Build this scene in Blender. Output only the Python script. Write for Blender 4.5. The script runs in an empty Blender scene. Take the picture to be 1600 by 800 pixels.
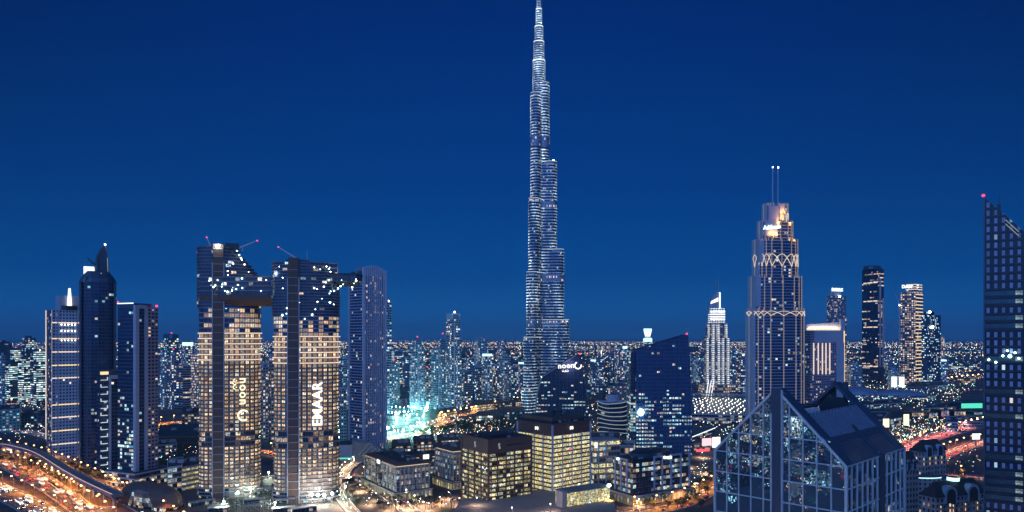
import bpy, math, random
from mathutils import Matrix, Vector, noise
random.seed(7)
sc = bpy.context.scene
R = math.radians
# ------------------------------------------------------------------ camera
F = 1100.0          # focal length in pixels of the 1600 px wide photograph
CAMH = 140.0        # camera height
HZ = 527.0          # picture row of the horizon
cam = bpy.data.cameras.new('camera'); camo = bpy.data.objects.new('camera', cam)
sc.collection.objects.link(camo); sc.camera = camo
cam.sensor_width = 36; cam.lens = 36 * F / 1600; cam.shift_y = (HZ - 400) / 1600
camo.location = (0, 0, CAMH); camo.rotation_euler = (R(90), 0, 0)
cam.clip_start = 1; cam.clip_end = 200000
# ------------------------------------------------------------------ sky
w = bpy.data.worlds.new('World'); sc.world = w; w.use_nodes = True
nt = w.node_tree; nt.nodes.clear()
wo = nt.nodes.new('ShaderNodeOutputWorld'); bg = nt.nodes.new('ShaderNodeBackground')
sky = nt.nodes.new('ShaderNodeTexSky'); sky.sky_type = 'NISHITA'; sky.sun_disc = False
sky.sun_elevation = R(-4); sky.sun_rotation = R(200); sky.ozone_density = 6; sky.altitude = 100
tc = nt.nodes.new('ShaderNodeTexCoord'); sx = nt.nodes.new('ShaderNodeSeparateXYZ')
nt.links.new(tc.outputs['Generated'], sx.inputs[0])
rp = nt.nodes.new('ShaderNodeValToRGB'); cr = rp.color_ramp
nt.links.new(sx.outputs[2], rp.inputs[0])
stops = [(0.0, (.022, .165, .46)), (.03, (.003, .112, .38)), (.08, (.0001, .066, .275)), (.20, (.0002, .041, .22)),
         (.38, (.0002, .024, .172)), (.50, (.0002, .017, .125)), (.8, (.0002, .012, .09))]
cr.elements[0].position = stops[0][0]; cr.elements[0].color = (*stops[0][1], 1)
cr.elements[1].position = stops[-1][0]; cr.elements[1].color = (*stops[-1][1], 1)
for p, c in stops[1:-1]:
    e = cr.elements.new(p); e.color = (*c, 1)
# afterglow of the set sun, behind the camera and to the left
dg = nt.nodes.new('ShaderNodeVectorMath'); dg.operation = 'DOT_PRODUCT'
nt.links.new(tc.outputs['Generated'], dg.inputs[0]); dg.inputs[1].default_value = (-.34, -.94, .05)
mr = nt.nodes.new('ShaderNodeMapRange'); mr.inputs[1].default_value = 0.0; mr.inputs[2].default_value = 1
mr.inputs[3].default_value = 0; mr.inputs[4].default_value = 1
nt.links.new(dg.outputs['Value'], mr.inputs[0])
ag = nt.nodes.new('ShaderNodeMix'); ag.data_type = 'RGBA'; ag.blend_type = 'MIX'
nt.links.new(mr.outputs[0], ag.inputs[0]); # the sky is brighter over downtown, ahead, and falls off to both sides higher up
hx = nt.nodes.new('ShaderNodeCombineXYZ'); nt.links.new(sx.outputs[0], hx.inputs[0]); nt.links.new(sx.outputs[1], hx.inputs[1])
hn = nt.nodes.new('ShaderNodeVectorMath'); hn.operation = 'NORMALIZE'; nt.links.new(hx.outputs[0], hn.inputs[0])
hs = nt.nodes.new('ShaderNodeSeparateXYZ'); nt.links.new(hn.outputs[0], hs.inputs[0])
def _m(op, a, b):
    n = nt.nodes.new('ShaderNodeMath'); n.operation = op
    for i, v in enumerate((a, b)):
        if isinstance(v, bpy.types.NodeSocket): nt.links.new(v, n.inputs[i])
        else: n.inputs[i].default_value = v
    return n.outputs[0]
fall = _m('MAXIMUM', .55, _m('SUBTRACT', 1.03, _m('MULTIPLY', _m('MULTIPLY', _m('SUBTRACT', 1.0, hs.outputs[1]), 2.0), _m('MINIMUM', 1.0, _m('MAXIMUM', 0.0, _m('MULTIPLY', sx.outputs[2], 2.6))))))
fs = nt.nodes.new('ShaderNodeVectorMath'); fs.operation = 'SCALE'; nt.links.new(rp.outputs[0], fs.inputs[0]); nt.links.new(fall, fs.inputs['Scale'])
nt.links.new(fs.outputs[0], ag.inputs[6]); ag.inputs[7].default_value = (.20, .52, 1.35, 1)
ad = nt.nodes.new('ShaderNodeMix'); ad.data_type = 'RGBA'; ad.blend_type = 'ADD'; ad.inputs[0].default_value = .0015
nt.links.new(ag.outputs[2], ad.inputs[6]); nt.links.new(sky.outputs[0], ad.inputs[7])
nt.links.new(ad.outputs[2], bg.inputs[0]); bg.inputs[1].default_value = 1.0
nt.links.new(bg.outputs[0], wo.inputs[0])
# last glow of the western sky as one very soft, weak sun
sl = bpy.data.lights.new('dusk_glow', 'SUN'); sl.energy = .25; sl.angle = R(40); sl.color = (.30, .45, 1.0)
so = bpy.data.objects.new('dusk_glow', sl); sc.collection.objects.link(so); so.rotation_euler = (R(62), 0, R(-20))
vs = sc.view_settings; vs.view_transform = 'Standard'; vs.look = 'None'; vs.exposure = 0; vs.gamma = 1; vs.use_curve_mapping = False
cy = sc.cycles
cy.use_denoising = True; cy.denoiser = 'OPENIMAGEDENOISE'; cy.max_bounces = 5; cy.diffuse_bounces = 2; cy.glossy_bounces = 3
cy.transmission_bounces = 2; cy.volume_bounces = 0; cy.sample_clamp_indirect = 2.0; cy.caustics_reflective = False; cy.caustics_refractive = False
cy.use_light_tree = True
sc.render.use_persistent_data = False
# ------------------------------------------------------------------ materials
MATS = {}
def _mat(name):
    m = bpy.data.materials.new(name); m.use_nodes = True; m.node_tree.nodes.clear()
    m.cycles.emission_sampling = 'NONE'; MATS[name] = m; return m, m.node_tree
def nd(t, typ, *ins, **kw):
    n = t.nodes.new(typ)
    for k, v in kw.items(): setattr(n, k, v)
    for i, v in enumerate(ins):
        if v is None: continue
        if isinstance(v, bpy.types.NodeSocket): t.links.new(v, n.inputs[i])
        else: n.inputs[i].default_value = v
    return n
def mth(t, op, a, b=None, c=None, clamp=False):
    n = nd(t, 'ShaderNodeMath', a, b, c, operation=op); n.use_clamp = clamp; return n.outputs[0]
def mixc(t, f, a, b, blend='MIX'):
    n = t.nodes.new('ShaderNodeMix'); n.data_type = 'RGBA'; n.blend_type = blend
    for i, v in ((0, f), (6, a), (7, b)):
        if isinstance(v, bpy.types.NodeSocket): t.links.new(v, n.inputs[i])
        else: n.inputs[i].default_value = v if i == 0 else (*v[:3], 1)
    return n.outputs[2]
def ramp(t, fac, stops, interp='LINEAR'):
    n = t.nodes.new('ShaderNodeValToRGB'); t.links.new(fac, n.inputs[0]); n.color_ramp.interpolation = interp
    el = n.color_ramp.elements
    while len(el) < len(stops): el.new(.5)
    for e, (p, c) in zip(el, stops): e.position = p; e.color = (*c[:3], 1)
    return n.outputs[0]
def plain(name, col, rough=.7, metal=0.0, vary=.25, scale=.15, bump=0):
    m, t = _mat(name)
    o = nd(t, 'ShaderNodeOutputMaterial'); b = nd(t, 'ShaderNodeBsdfPrincipled')
    g = nd(t, 'ShaderNodeTexCoord')
    n1 = nd(t, 'ShaderNodeTexNoise', g.outputs['Object']); n1.inputs['Scale'].default_value = scale; n1.inputs['Detail'].default_value = 6
    k = mth(t, 'MULTIPLY_ADD', n1.outputs[0], vary * 2, 1 - vary)
    c = nd(t, 'ShaderNodeVectorMath', tuple(col), operation='SCALE'); t.links.new(k, c.inputs['Scale'])
    t.links.new(c.outputs[0], b.inputs['Base Color']); b.inputs['Roughness'].default_value = rough; b.inputs['Metallic'].default_value = metal
    t.links.new(b.outputs[0], o.inputs[0]); return m
def glow(name, col, s):
    m, t = _mat(name); o = nd(t, 'ShaderNodeOutputMaterial'); e = nd(t, 'ShaderNodeEmission', (*col, 1), s)
    t.links.new(e.outputs[0], o.inputs[0]); return m
WARM = [(0, (1, .50, .20)), (.3, (1, .72, .40)), (.65, (1, .85, .60)), (1, (.9, .95, 1))]
COOL = [(0, (.35, .85, 1)), (.45, (.6, .95, 1)), (.8, (1, .95, .85)), (1, (1, .75, .45))]
MIXD = [(0, (.5, .9, 1)), (.4, (.85, .97, 1)), (.6, (1, .88, .65)), (1, (1, .62, .3))]
GOLD = [(0, (1, .56, .26)), (.45, (1, .70, .40)), (.8, (1, .83, .56)), (1, (1, .93, .8))]
YEL = [(0, (1, .80, .32)), (.5, (1, .88, .45)), (.85, (1, .94, .62)), (1, (.85, 1, .8))]
PINK = [(0, (1, .60, .38)), (.5, (1, .74, .5)), (.8, (1, .86, .7)), (1, (.85, .9, 1))]
def facade(name, wall=(.1, .1, .12), glass=(.03, .05, .09), p=.2, cols=MIXD, s=1.5, ww=(.12, .88), wh=(.25, .85), row=0.0, rowlen=8,
           metal=.5, grough=.12, wrough=.6, detail=0, smin=.25, sub=0, patch=.6, low=None):
    """window bays from the UV map: u counts bays, v counts floors"""
    m, t = _mat(name)
    o = nd(t, 'ShaderNodeOutputMaterial'); uv = nd(t, 'ShaderNodeUVMap'); sp = nd(t, 'ShaderNodeSeparateXYZ', uv.outputs[0])
    u, v = sp.outputs[0], sp.outputs[1]
    cu, cv = mth(t, 'FLOOR', u), mth(t, 'FLOOR', v); fu, fv = mth(t, 'FRACT', u), mth(t, 'FRACT', v)
    def rnd(a, b, k):
        c = nd(t, 'ShaderNodeCombineXYZ', a, b, k); n = nd(t, 'ShaderNodeTexWhiteNoise', c.outputs[0], noise_dimensions='3D'); return n
    r1 = rnd(cu, cv, 1.0); sr = nd(t, 'ShaderNodeSeparateXYZ', r1.outputs['Color'])
    rowc = rnd(mth(t, 'FLOOR', mth(t, 'DIVIDE', u, rowlen)), cv, 5.0)
    sel = mth(t, 'ADD', mth(t, 'MULTIPLY', r1.outputs['Value'], 1 - row), mth(t, 'MULTIPLY', rowc.outputs['Value'], row))
    ns = nd(t, 'ShaderNodeTexNoise', nd(t, 'ShaderNodeCombineXYZ', mth(t, 'MULTIPLY', cu, .11), mth(t, 'MULTIPLY', cv, .09), 0.0).outputs[0])
    ns.inputs['Scale'].default_value = 1; ns.inputs['Detail'].default_value = 2
    pp = mth(t, 'MULTIPLY', mth(t, 'ADD', 1 - patch, mth(t, 'MULTIPLY', mth(t, 'SUBTRACT', ns.outputs[0], .3), patch * 4.5)), p)
    if low:   # lower storeys more often lit: (floor where it ends, factor)
        mrl = nd(t, 'ShaderNodeMapRange', v, low[0] * .4, low[0], low[1], 1.0); pp = mth(t, 'MULTIPLY', pp, mrl.outputs[0])
    lit = mth(t, 'LESS_THAN', sel, pp)
    inw = mth(t, 'MULTIPLY', mth(t, 'MULTIPLY', mth(t, 'GREATER_THAN', fu, ww[0]), mth(t, 'LESS_THAN', fu, ww[1])),
              mth(t, 'MULTIPLY', mth(t, 'GREATER_THAN', fv, wh[0]), mth(t, 'LESS_THAN', fv, wh[1])))
    if sub:
        fs = mth(t, 'FRACT', mth(t, 'MULTIPLY', fu, sub)); inw = mth(t, 'MULTIPLY', inw, mth(t, 'GREATER_THAN', fs, .14))
    br = mth(t, 'MULTIPLY_ADD', mth(t, 'POWER', sr.outputs[1], 2.2), 1 - smin, smin)
    col = ramp(t, sr.outputs[2], cols)
    if detail:
        # ceiling lamps, blinds and furniture seen through the panes
        cc = nd(t, 'ShaderNodeCombineXYZ', mth(t, 'MULTIPLY', u, 3.1), mth(t, 'MULTIPLY', v, 4.3), r1.outputs['Value'])
        dn = nd(t, 'ShaderNodeTexNoise', cc.outputs[0]); dn.inputs['Scale'].default_value = .8; dn.inputs['Detail'].default_value = 3
        br = mth(t, 'MULTIPLY', br, mth(t, 'MAXIMUM', .08, mth(t, 'MULTIPLY_ADD', mth(t, 'SUBTRACT', dn.outputs[0], .5), detail * 4, 1)))
    est = mth(t, 'MULTIPLY', mth(t, 'MULTIPLY', lit, inw), mth(t, 'MULTIPLY', br, s))
    b = nd(t, 'ShaderNodeBsdfPrincipled')
    gvar = mth(t, 'MULTIPLY_ADD', sr.outputs[0], .6, .7)
    gc = nd(t, 'ShaderNodeVectorMath', tuple(glass), operation='SCALE'); t.links.new(gvar, gc.inputs['Scale'])
    wn = nd(t, 'ShaderNodeTexNoise', uv.outputs[0]); wn.inputs['Scale'].default_value = .7
    wc = nd(t, 'ShaderNodeVectorMath', tuple(wall), operation='SCALE'); t.links.new(mth(t, 'MULTIPLY_ADD', wn.outputs[0], .5, .75), wc.inputs['Scale'])
    t.links.new(mixc(t, inw, wc.outputs[0], gc.outputs[0]), b.inputs['Base Color'])
    t.links.new(mth(t, 'MULTIPLY', inw, metal), b.inputs['Metallic'])
    t.links.new(mth(t, 'MULTIPLY_ADD', inw, grough - wrough, wrough), b.inputs['Roughness'])
    t.links.new(col, b.inputs['Emission Color']); t.links.new(est, b.inputs['Emission Strength'])
    t.links.new(b.outputs[0], o.inputs[0]); return m
# ------------------------------------------------------------------ mesh builder
class MB:
    def __init__(s): s.v = []; s.f = []; s.m = []; s.u = []
    def face(s, pts, mi=0, uvs=None):
        k = len(s.v); s.v += [tuple(p) for p in pts]; s.f.append(tuple(range(k, k + len(pts)))); s.m.append(mi)
        s.u += list(uvs) if uvs else [(p[0] * .25 + p[1] * .25, p[2] * .25) for p in pts]
    def loft(s, poly, rings, mats, bay=3.5, fh=3.5, cap=None, bottom=None, whole=None, u0=0, v0=0, zref=None, closed=True):
        """rings: (z, offset[, poly]) ; one connected skin; mats per gap"""
        n = len(poly); L = [math.dist(poly[i], poly[(i + 1) % n]) for i in range(n)]
        if whole is None: whole = n <= 8
        us = [u0]
        for l in L: us.append(us[-1] + (max(1, round(l / bay)) if whole else l / bay))
        if not whole:
            k = max(1, round(us[-1] - u0)) / (us[-1] - u0); us = [u0 + (q - u0) * k for q in us]
        zr = rings[0][0] if zref is None else zref
        base = len(s.v); RP = []
        for r in rings:
            q = r[2] if len(r) > 2 else poly
            q = offset(q, r[1]) if r[1] else q
            RP.append([(x, y, r[0]) for x, y in q]); s.v += RP[-1]
        for j in range(len(rings) - 1):
            va, vb = (rings[j][0] - zr) / fh + v0, (rings[j + 1][0] - zr) / fh + v0
            for i in range(n if closed else n - 1):
                a, b = base + j * n + i, base + j * n + (i + 1) % n
                s.f.append((a, b, b + n, a + n)); s.m.append(mats[j] if not callable(mats[j]) else mats[j](i))
                e = 1e-3
                s.u += [(us[i] + e, va + e), (us[i + 1] - e, va + e), (us[i + 1] - e, vb - e), (us[i] + e, vb - e)]
        if cap is not None:
            k = base + (len(rings) - 1) * n; s.f.append(tuple(range(k, k + n))); s.m.append(cap); s.u += [(0.02, .02)] * n
        if bottom is not None:
            s.f.append(tuple(range(base + n - 1, base - 1, -1))); s.m.append(bottom); s.u += [(0.02, .02)] * n
        return rings[-1][0]
    def prism(s, poly, z0, z1, side=0, cap=0, bay=3.5, fh=3.5, **k): return s.loft(poly, [(z0, 0), (z1, 0)], [side], bay, fh, cap, **k)
    def floors(s, poly, z0, nf, fh, glass, slab, sh=.7, out=.5, bay=3.5, cap=None, v0=0, every=1, **k):
        """floor after floor: glass wall, then a slab edge standing proud of it"""
        rings = [(z0, 0)]; ms = []; H = fh * every
        for i in range(nf // every):
            z = z0 + i * H
            rings += [(z + H - sh, 0), (z + H - sh + .001, out), (z + H - .001, out), (z + H, 0)]; ms += [glass, slab, slab, slab]
        return s.loft(poly, rings, ms, bay, fh, slab if cap is None else cap, v0=v0, **k)
    def box(s, x0, x1, y0, y1, z0, z1, mi=0, top=None, bay=3.5, fh=3.5, bottom=True):
        s.prism([(x0, y0), (x1, y0), (x1, y1), (x0, y1)], z0, z1, mi, mi if top is None else top, bay, fh, bottom=(mi if bottom else None))
    def outline(s, pts, y0, y1, mi=0, side=None, bay=3.5, fh=3.5):
        """outline in x-z (counter-clockwise seen from the front, -y), pushed back from y0 to y1"""
        side = mi if side is None else side
        s.face([(x, y0, z) for x, z in pts], mi, [(x / bay, z / fh) for x, z in pts])
        s.face([(x, y1, z) for x, z in reversed(pts)], mi, [(x / bay, z / fh) for x, z in reversed(pts)])
        n = len(pts)
        for i in range(n):
            (xa, za), (xb, zb) = pts[i], pts[(i + 1) % n]; d = (y1 - y0) / bay
            if abs(xa - xb) < abs(za - zb): uv = [(0, za / fh), (0, zb / fh), (d, zb / fh), (d, za / fh)]
            else: uv = [(.02, .02)] * 4
            s.face([(xa, y0, za), (xa, y1, za), (xb, y1, zb), (xb, y0, zb)], side, [uv[0], uv[3], uv[2], uv[1]])
    def beam(s, a, b, r=.3, mi=0, n=4, r2=None):
        a, b = Vector(a), Vector(b); d = (b - a).normalized(); q = d.to_track_quat('Z', 'Y'); r2 = r if r2 is None else r2
        P = [[tuple(c + q @ Vector((rr * math.cos((i + .5) * 2 * math.pi / n), rr * math.sin((i + .5) * 2 * math.pi / n), 0))) for i in range(n)] for c, rr in ((a, r), (b, r2))]
        k = len(s.v); s.v += P[0] + P[1]
        for i in range(n): s._f((k + i, k + (i + 1) % n, k + n + (i + 1) % n, k + n + i), mi)
        s._f(tuple(range(k + n - 1, k - 1, -1)), mi); s._f(tuple(range(k + n, k + 2 * n)), mi)
    def _f(s, idx, mi): s.f.append(idx); s.m.append(mi); s.u += [(s.v[i][0] * .2, s.v[i][2] * .2) for i in idx]
    def ball(s, c, r, mi=0, n=8, m=5, sz=1.0):
        rings = []
        for j in range(m + 1):
            a = -math.pi / 2 + math.pi * j / m; rings.append([(c[0] + r * max(.02, math.cos(a)) * math.cos(i * 2 * math.pi / n), c[1] + r * max(.02, math.cos(a)) * math.sin(i * 2 * math.pi / n), c[2] + r * sz * math.sin(a)) for i in range(n)])
        k = len(s.v)
        for q in rings: s.v += q
        for j in range(m):
            for i in range(n): s._f((k + j * n + i, k + j * n + (i + 1) % n, k + (j + 1) * n + (i + 1) % n, k + (j + 1) * n + i), mi)
    def strip(s, pts, wid, z, mi=0, off=0.0, h=0):
        """flat ribbon along a plan polyline (pts x,y[,z]); h>0 gives it side faces"""
        L = []; Rr = []
        for i, p in enumerate(pts):
            a, b = pts[max(0, i - 1)], pts[min(len(pts) - 1, i + 1)]
            t = Vector((b[0] - a[0], b[1] - a[1])).normalized(); nx, ny = -t.y, t.x
            zz = z + (p[2] if len(p) > 2 else 0)
            L.append((p[0] + nx * (off + wid / 2), p[1] + ny * (off + wid / 2), zz)); Rr.append((p[0] + nx * (off - wid / 2), p[1] + ny * (off - wid / 2), zz))
        k = len(s.v); n = len(pts); s.v += L + Rr
        d = 0
        for i in range(n - 1):
            l = math.dist(pts[i][:2], pts[i + 1][:2])
            s.f.append((k + n + i, k + n + i + 1, k + i + 1, k + i)); s.m.append(mi); s.u += [(0, d), (0, d + l), (1, d + l), (1, d)]; d += l
        if h:
            k2 = len(s.v); s.v += [(x, y, q - h) for x, y, q in L + Rr]
            for i in range(n - 1):
                s._f((k + i, k + i + 1, k2 + i + 1, k2 + i), mi); s._f((k + n + i + 1, k + n + i, k2 + n + i, k2 + n + i + 1), mi)
                s._f((k2 + i, k2 + i + 1, k2 + n + i + 1, k2 + n + i), mi)
            s._f((k, k2, k2 + n, k + n), mi); s._f((k + n - 1, k + 2 * n - 1, k2 + 2 * n - 1, k2 + n - 1), mi)
    def build(s, name, mats, parent=None, loc=None):
        me = bpy.data.meshes.new(name); me.from_pydata(s.v, [], s.f)
        for m in (mats if isinstance(mats, (list, tuple)) else [mats]): me.materials.append(MATS[m] if isinstance(m, str) else m)
        me.polygons.foreach_set('material_index', s.m)
        ul = me.uv_layers.new(name='UVMap'); fl = [c for q in s.u for c in q]; ul.data.foreach_set('uv', fl)
        me.update(); o = bpy.data.objects.new(name, me); sc.collection.objects.link(o)
        if parent: o.parent = parent
        if loc: o.location = loc
        return o
def offset(poly, d):
    n = len(poly); out = []
    for i in range(n):
        a, b, c = Vector(poly[i - 1]), Vector(poly[i]), Vector(poly[(i + 1) % n])
        t1 = (b - a).normalized(); t2 = (c - b).normalized(); n1 = Vector((t1.y, -t1.x)); n2 = Vector((t2.y, -t2.x))
        m = (n1 + n2); m = m / max(.2, m.dot(n1)) if m.length > 1e-6 else n1
        out.append((b.x + m.x * d, b.y + m.y * d))
    return out
def rect(a, b, x=0, y=0): return [(x, y), (x + a, y), (x + a, y + b), (x, y + b)]
def ell(rx, ry, n=28, cx=0, cy=0, p=2.0):
    o = []
    for i in range(n):
        a = 2 * math.pi * i / n; c, s = math.cos(a), math.sin(a)
        o.append((cx + rx * math.copysign(abs(c) ** (2 / p), c), cy + ry * math.copysign(abs(s) ** (2 / p), s)))
    return o
def thing(name, label, cat, loc=(0, 0, 0), rz=0, group=None):
    o = bpy.data.objects.new(name, None); sc.collection.objects.link(o); o.location = loc; o.rotation_euler = (0, 0, rz)
    tag(o, label, cat, group); return o
def tag(o, label, cat, group=None):
    o['label'] = label; o['category'] = cat
    if group: o['group'] = group
    return o
def struct(o, kind='structure'): o['kind'] = kind; return o
def PX(px, Y): return (px - 800) * Y / F
def PZ(py, Y): return CAMH - (py - HZ) * Y / F
def GY(py, z=0): return (CAMH - z) * F / (py - HZ)
def G(px, py, z=0): Y = GY(py, z); return (PX(px, Y), Y)
def REL(xc, deg): return R(deg) - math.atan((xc - 800) / F)     # turn measured from the line of sight
def corner(xl, xc, xr, Y, th):
    """box whose nearest corner is at column xc: lengths of its right and left faces reach columns xr, xl"""
    X = PX(xc, Y); c, s = math.cos(th), math.sin(th); kr = (xr - 800) / F; kl = (xl - 800) / F
    a = (kr * Y - X) / (c - kr * s); b = (X - kl * Y) / (s + kl * c)
    return X, a, b
def text(body, size, parent, mat, loc, rot=0.0, extrude=.3, bev=0.0, name='sign_letters', align='CENTER', face=0.0, spacing=1.0):
    cu = bpy.data.curves.new(name, 'FONT'); cu.body = body; cu.size = size; cu.extrude = extrude; cu.offset = bev; cu.align_x = align; cu.align_y = 'CENTER'
    cu.space_character = spacing; cu.resolution_u = 2
    cu.materials.append(MATS[mat]); tmp = bpy.data.objects.new(name, cu); sc.collection.objects.link(tmp)
    me = bpy.data.meshes.new_from_object(tmp.evaluated_get(bpy.context.evaluated_depsgraph_get())); bpy.data.objects.remove(tmp)
    me.name = name; o = bpy.data.objects.new(name, me); sc.collection.objects.link(o); o.parent = parent
    o.matrix_basis = Matrix.Translation(loc) @ Matrix.Rotation(face, 4, 'Z') @ Matrix.Rotation(R(90), 4, 'X') @ Matrix.Rotation(rot, 4, 'Z')
    return o
def copy_thing(root, loc, rz=0, label=None, sc_=None):
    r = root.copy(); sc.collection.objects.link(r); r.location = loc; r.rotation_euler = (0, 0, rz)
    if sc_: r.scale = (sc_,) * 3 if not isinstance(sc_, tuple) else sc_
    if label: r['label'] = label
    for ch in list(root.children):
        c = ch.copy(); sc.collection.objects.link(c); c.parent = r
        for g in list(ch.children):
            d = g.copy(); sc.collection.objects.link(d); d.parent = c
    return r
# --- palette
plain('asphalt', (.11, .105, .10), .8, vary=.3, scale=.05)
plain('paving', (.20, .19, .19), .8, vary=.3, scale=.08)
plain('sand', (.16, .13, .10), .9, vary=.4, scale=.02)
plain('concrete', (.34, .33, .34), .8, vary=.15, scale=.1)
plain('pale_stone', (.55, .50, .45), .7, vary=.12, scale=.1)
plain('white_paint', (.75, .75, .75), .5, vary=.06)
plain('pale_fin', (.62, .65, .80), .5, vary=.08)
plain('sv_slab', (.24, .20, .20), .7, vary=.1)
plain('lavender_cladding', (.40, .43, .56), .5, vary=.1, scale=.06)
plain('dark_roof', (.045, .04, .042), .7, vary=.3, scale=.15)
plain('brown_cladding', (.13, .075, .06), .6, vary=.12, scale=.1)
plain('steel', (.30, .33, .38), .35, .8, vary=.1)
plain('dark_steel', (.05, .06, .08), .4, .5, vary=.1)
plain('blue_metal', (.08, .11, .17), .4, .5, vary=.15)
plain('mullion', (.72, .73, .76), .45, .3, vary=.1)
plain('eave_glass', (.03, .045, .09), .12, .0, vary=.1)
plain('louvre', (.22, .26, .37), .45, .2, vary=.1)
plain('tile_roof', (.14, .075, .055), .7, vary=.25, scale=.3)
plain('foliage', (.045, .07, .03), .7, vary=.5, scale=.6)
plain('palm_leaf', (.06, .085, .04), .6, vary=.4, scale=.6)
plain('bark', (.10, .075, .05), .9, vary=.3)
plain('car_white', (.7, .7, .7), .3, .0, vary=.03)
plain('car_dark', (.06, .06, .07), .25, .3, vary=.03)
plain('car_silver', (.4, .41, .43), .3, .6, vary=.03)
plain('car_glass', (.02, .02, .025), .08, 0, vary=.02)
plain('rubber', (.02, .02, .02), .8)
plain('crane_paint', (.62, .55, .58), .5)
plain('purple_paint', (.28, .10, .30), .5)
glow('lamp_sodium', (1, .52, .16), 14); glow('lamp_white', (1, .93, .78), 14); glow('lamp_cyan', (.62, 1, .93), 16); glow('beacon_red', (1, .03, .10), 4.5)
glow('sign_white', (1, .96, .90), 2.0); glow('sign_cream', (1, .90, .58), 1.6); glow('sign_cyan', (.75, 1, .97), 2.4); glow('sign_pale', (.55, .62, .62), .55); glow('sign_red', (1, .10, .14), 1.6)
glow('flood', (.9, 1, .92), 26); glow('strip_warm', (1, .80, .66), 1.1); glow('strip_white', (.85, .93, 1), 1.8); glow('strip_gold', (1, .74, .42), 1.2); glow('fin_flood_glow', (.95, .80, .88), .24); glow('lattice_light', (1, .80, .62), 1.0); glow('strip_cyan', (.5, .95, 1), 2.0)
glow('uplight_orange', (1, .38, .08), 3.0); glow('head', (1, .93, .80), 10); glow('tail', (1, .05, .04), 9); glow('screen_pink', (1, .55, .62), 1.5); glow('screen_white', (.95, 1, .95), 1.5); glow('screen_green', (.1, .8, .55), 1.2)
glow('stair_light', (.8, .95, 1), .8); glow('shop_gold', (1, .70, .30), 1.6)
# ------------------------------------------------------------------ facades
facade('sv_resi', wall=(.20, .16, .15), glass=(.05, .05, .07), p=1.1, cols=GOLD, s=1.3, ww=(.2, .8), wh=(.12, .72), detail=1.0, smin=.2, sub=2, patch=.25, metal=.2)
facade('sv_glass', wall=(.08, .10, .17), glass=(.035, .065, .14), p=.20, cols=MIXD, s=1.3, ww=(.05, .95), wh=(.05, .95), row=.3, rowlen=2, metal=.2, detail=1.4, smin=.08, sub=3, grough=.2)
facade('sv_belt', wall=(.12, .12, .16), glass=(.05, .06, .09), p=.5, cols=GOLD, s=.8, ww=(.06, .94), wh=(.1, .85), row=.3, rowlen=3, detail=1.6, sub=2, smin=.1, metal=.3)
facade('sv_warm', wall=(.12, .12, .16), glass=(.04, .06, .12), p=.55, cols=GOLD, s=1.2, ww=(.08, .92), wh=(.1, .8), row=.45, rowlen=5, detail=.6, sub=2)
facade('blue_resi', wall=(.28, .32, .46), glass=(.03, .06, .16), p=.24, cols=PINK, s=1.3, ww=(.18, .84), wh=(.18, .78), metal=.5, row=.25, rowlen=3, detail=.5)
facade('blue_resi_side', wall=(.22, .26, .42), glass=(.025, .05, .13), p=.16, cols=MIXD, s=1.2, ww=(.08, .92), wh=(.12, .75), metal=.5, row=.2, detail=.5)
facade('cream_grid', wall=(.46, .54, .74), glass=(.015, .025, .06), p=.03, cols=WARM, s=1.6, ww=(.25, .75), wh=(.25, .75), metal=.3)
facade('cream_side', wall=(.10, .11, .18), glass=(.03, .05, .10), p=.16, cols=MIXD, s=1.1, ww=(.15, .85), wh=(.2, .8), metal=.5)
facade('dark_glass', wall=(.03, .05, .11), glass=(.04, .07, .16), p=.035, cols=COOL, s=1.3, ww=(.12, .88), wh=(.2, .8), metal=.55)
facade('dark_glass_busy', wall=(.02, .04, .09), glass=(.05, .09, .2), p=.30, cols=COOL, s=1.4, ww=(.08, .92), wh=(.2, .85), row=.45, rowlen=4, low=(22, 2.0), metal=.6, detail=.8, patch=1.0)
facade('reflecting_glass', wall=(.04, .09, .22), glass=(.035, .09, .26), p=.15, cols=COOL, s=1.4, ww=(.1, .9), wh=(.3, .75), row=.6, rowlen=6, low=(20, 4.5), metal=.3, detail=1.6, patch=1.2, sub=2)
facade('noon_glass', wall=(.02, .04, .09), glass=(.03, .06, .15), p=.13, cols=COOL, s=1.4, ww=(.12, .88), wh=(.3, .7), row=.6, low=(19, 3.5), rowlen=4, metal=.35, detail=1.4, patch=1.1, sub=2)
facade('right_tower', wall=(.016, .026, .065), glass=(.30, .34, .52), p=.05, cols=COOL, s=.8, low=(22, 5), ww=(.30, .70), wh=(.12, .74), metal=0, grough=.6, wrough=.15)  # extra lit windows low down stand in for reflected city lights
facade('right_tower_row', wall=(.03, .045, .08), glass=(.06, .12, .16), p=.5, cols=COOL, s=.75, ww=(.03, .97), wh=(.2, .95), metal=.5, detail=1.2, sub=3)
facade('office_yellow', wall=(.20, .16, .11), glass=(.05, .045, .035), p=1.35, cols=YEL, s=1.15, ww=(.05, .95), wh=(.03, .97), detail=1.5, smin=.45, sub=3, patch=.15, metal=.2)
facade('office_brown', wall=(.10, .07, .06), glass=(.05, .045, .045), p=.82, cols=YEL, s=1.05, ww=(.06, .94), wh=(.03, .97), detail=1.9, smin=.2, sub=3, patch=.5, row=.2, metal=.3)
facade('office_mixed', wall=(.30, .29, .32), glass=(.035, .04, .055), p=.60, cols=MIXD, s=1.0, ww=(.06, .94), wh=(.05, .95), detail=1.2, smin=.12, sub=3, row=.6, rowlen=6, patch=.6, metal=.3)
facade('office_stone', wall=(.44, .39, .33), glass=(.03, .035, .045), p=.62, cols=MIXD, s=.9, ww=(.18, .82), wh=(.08, .80), detail=1.2, smin=.12, sub=2, patch=.4, metal=.3)
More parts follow.
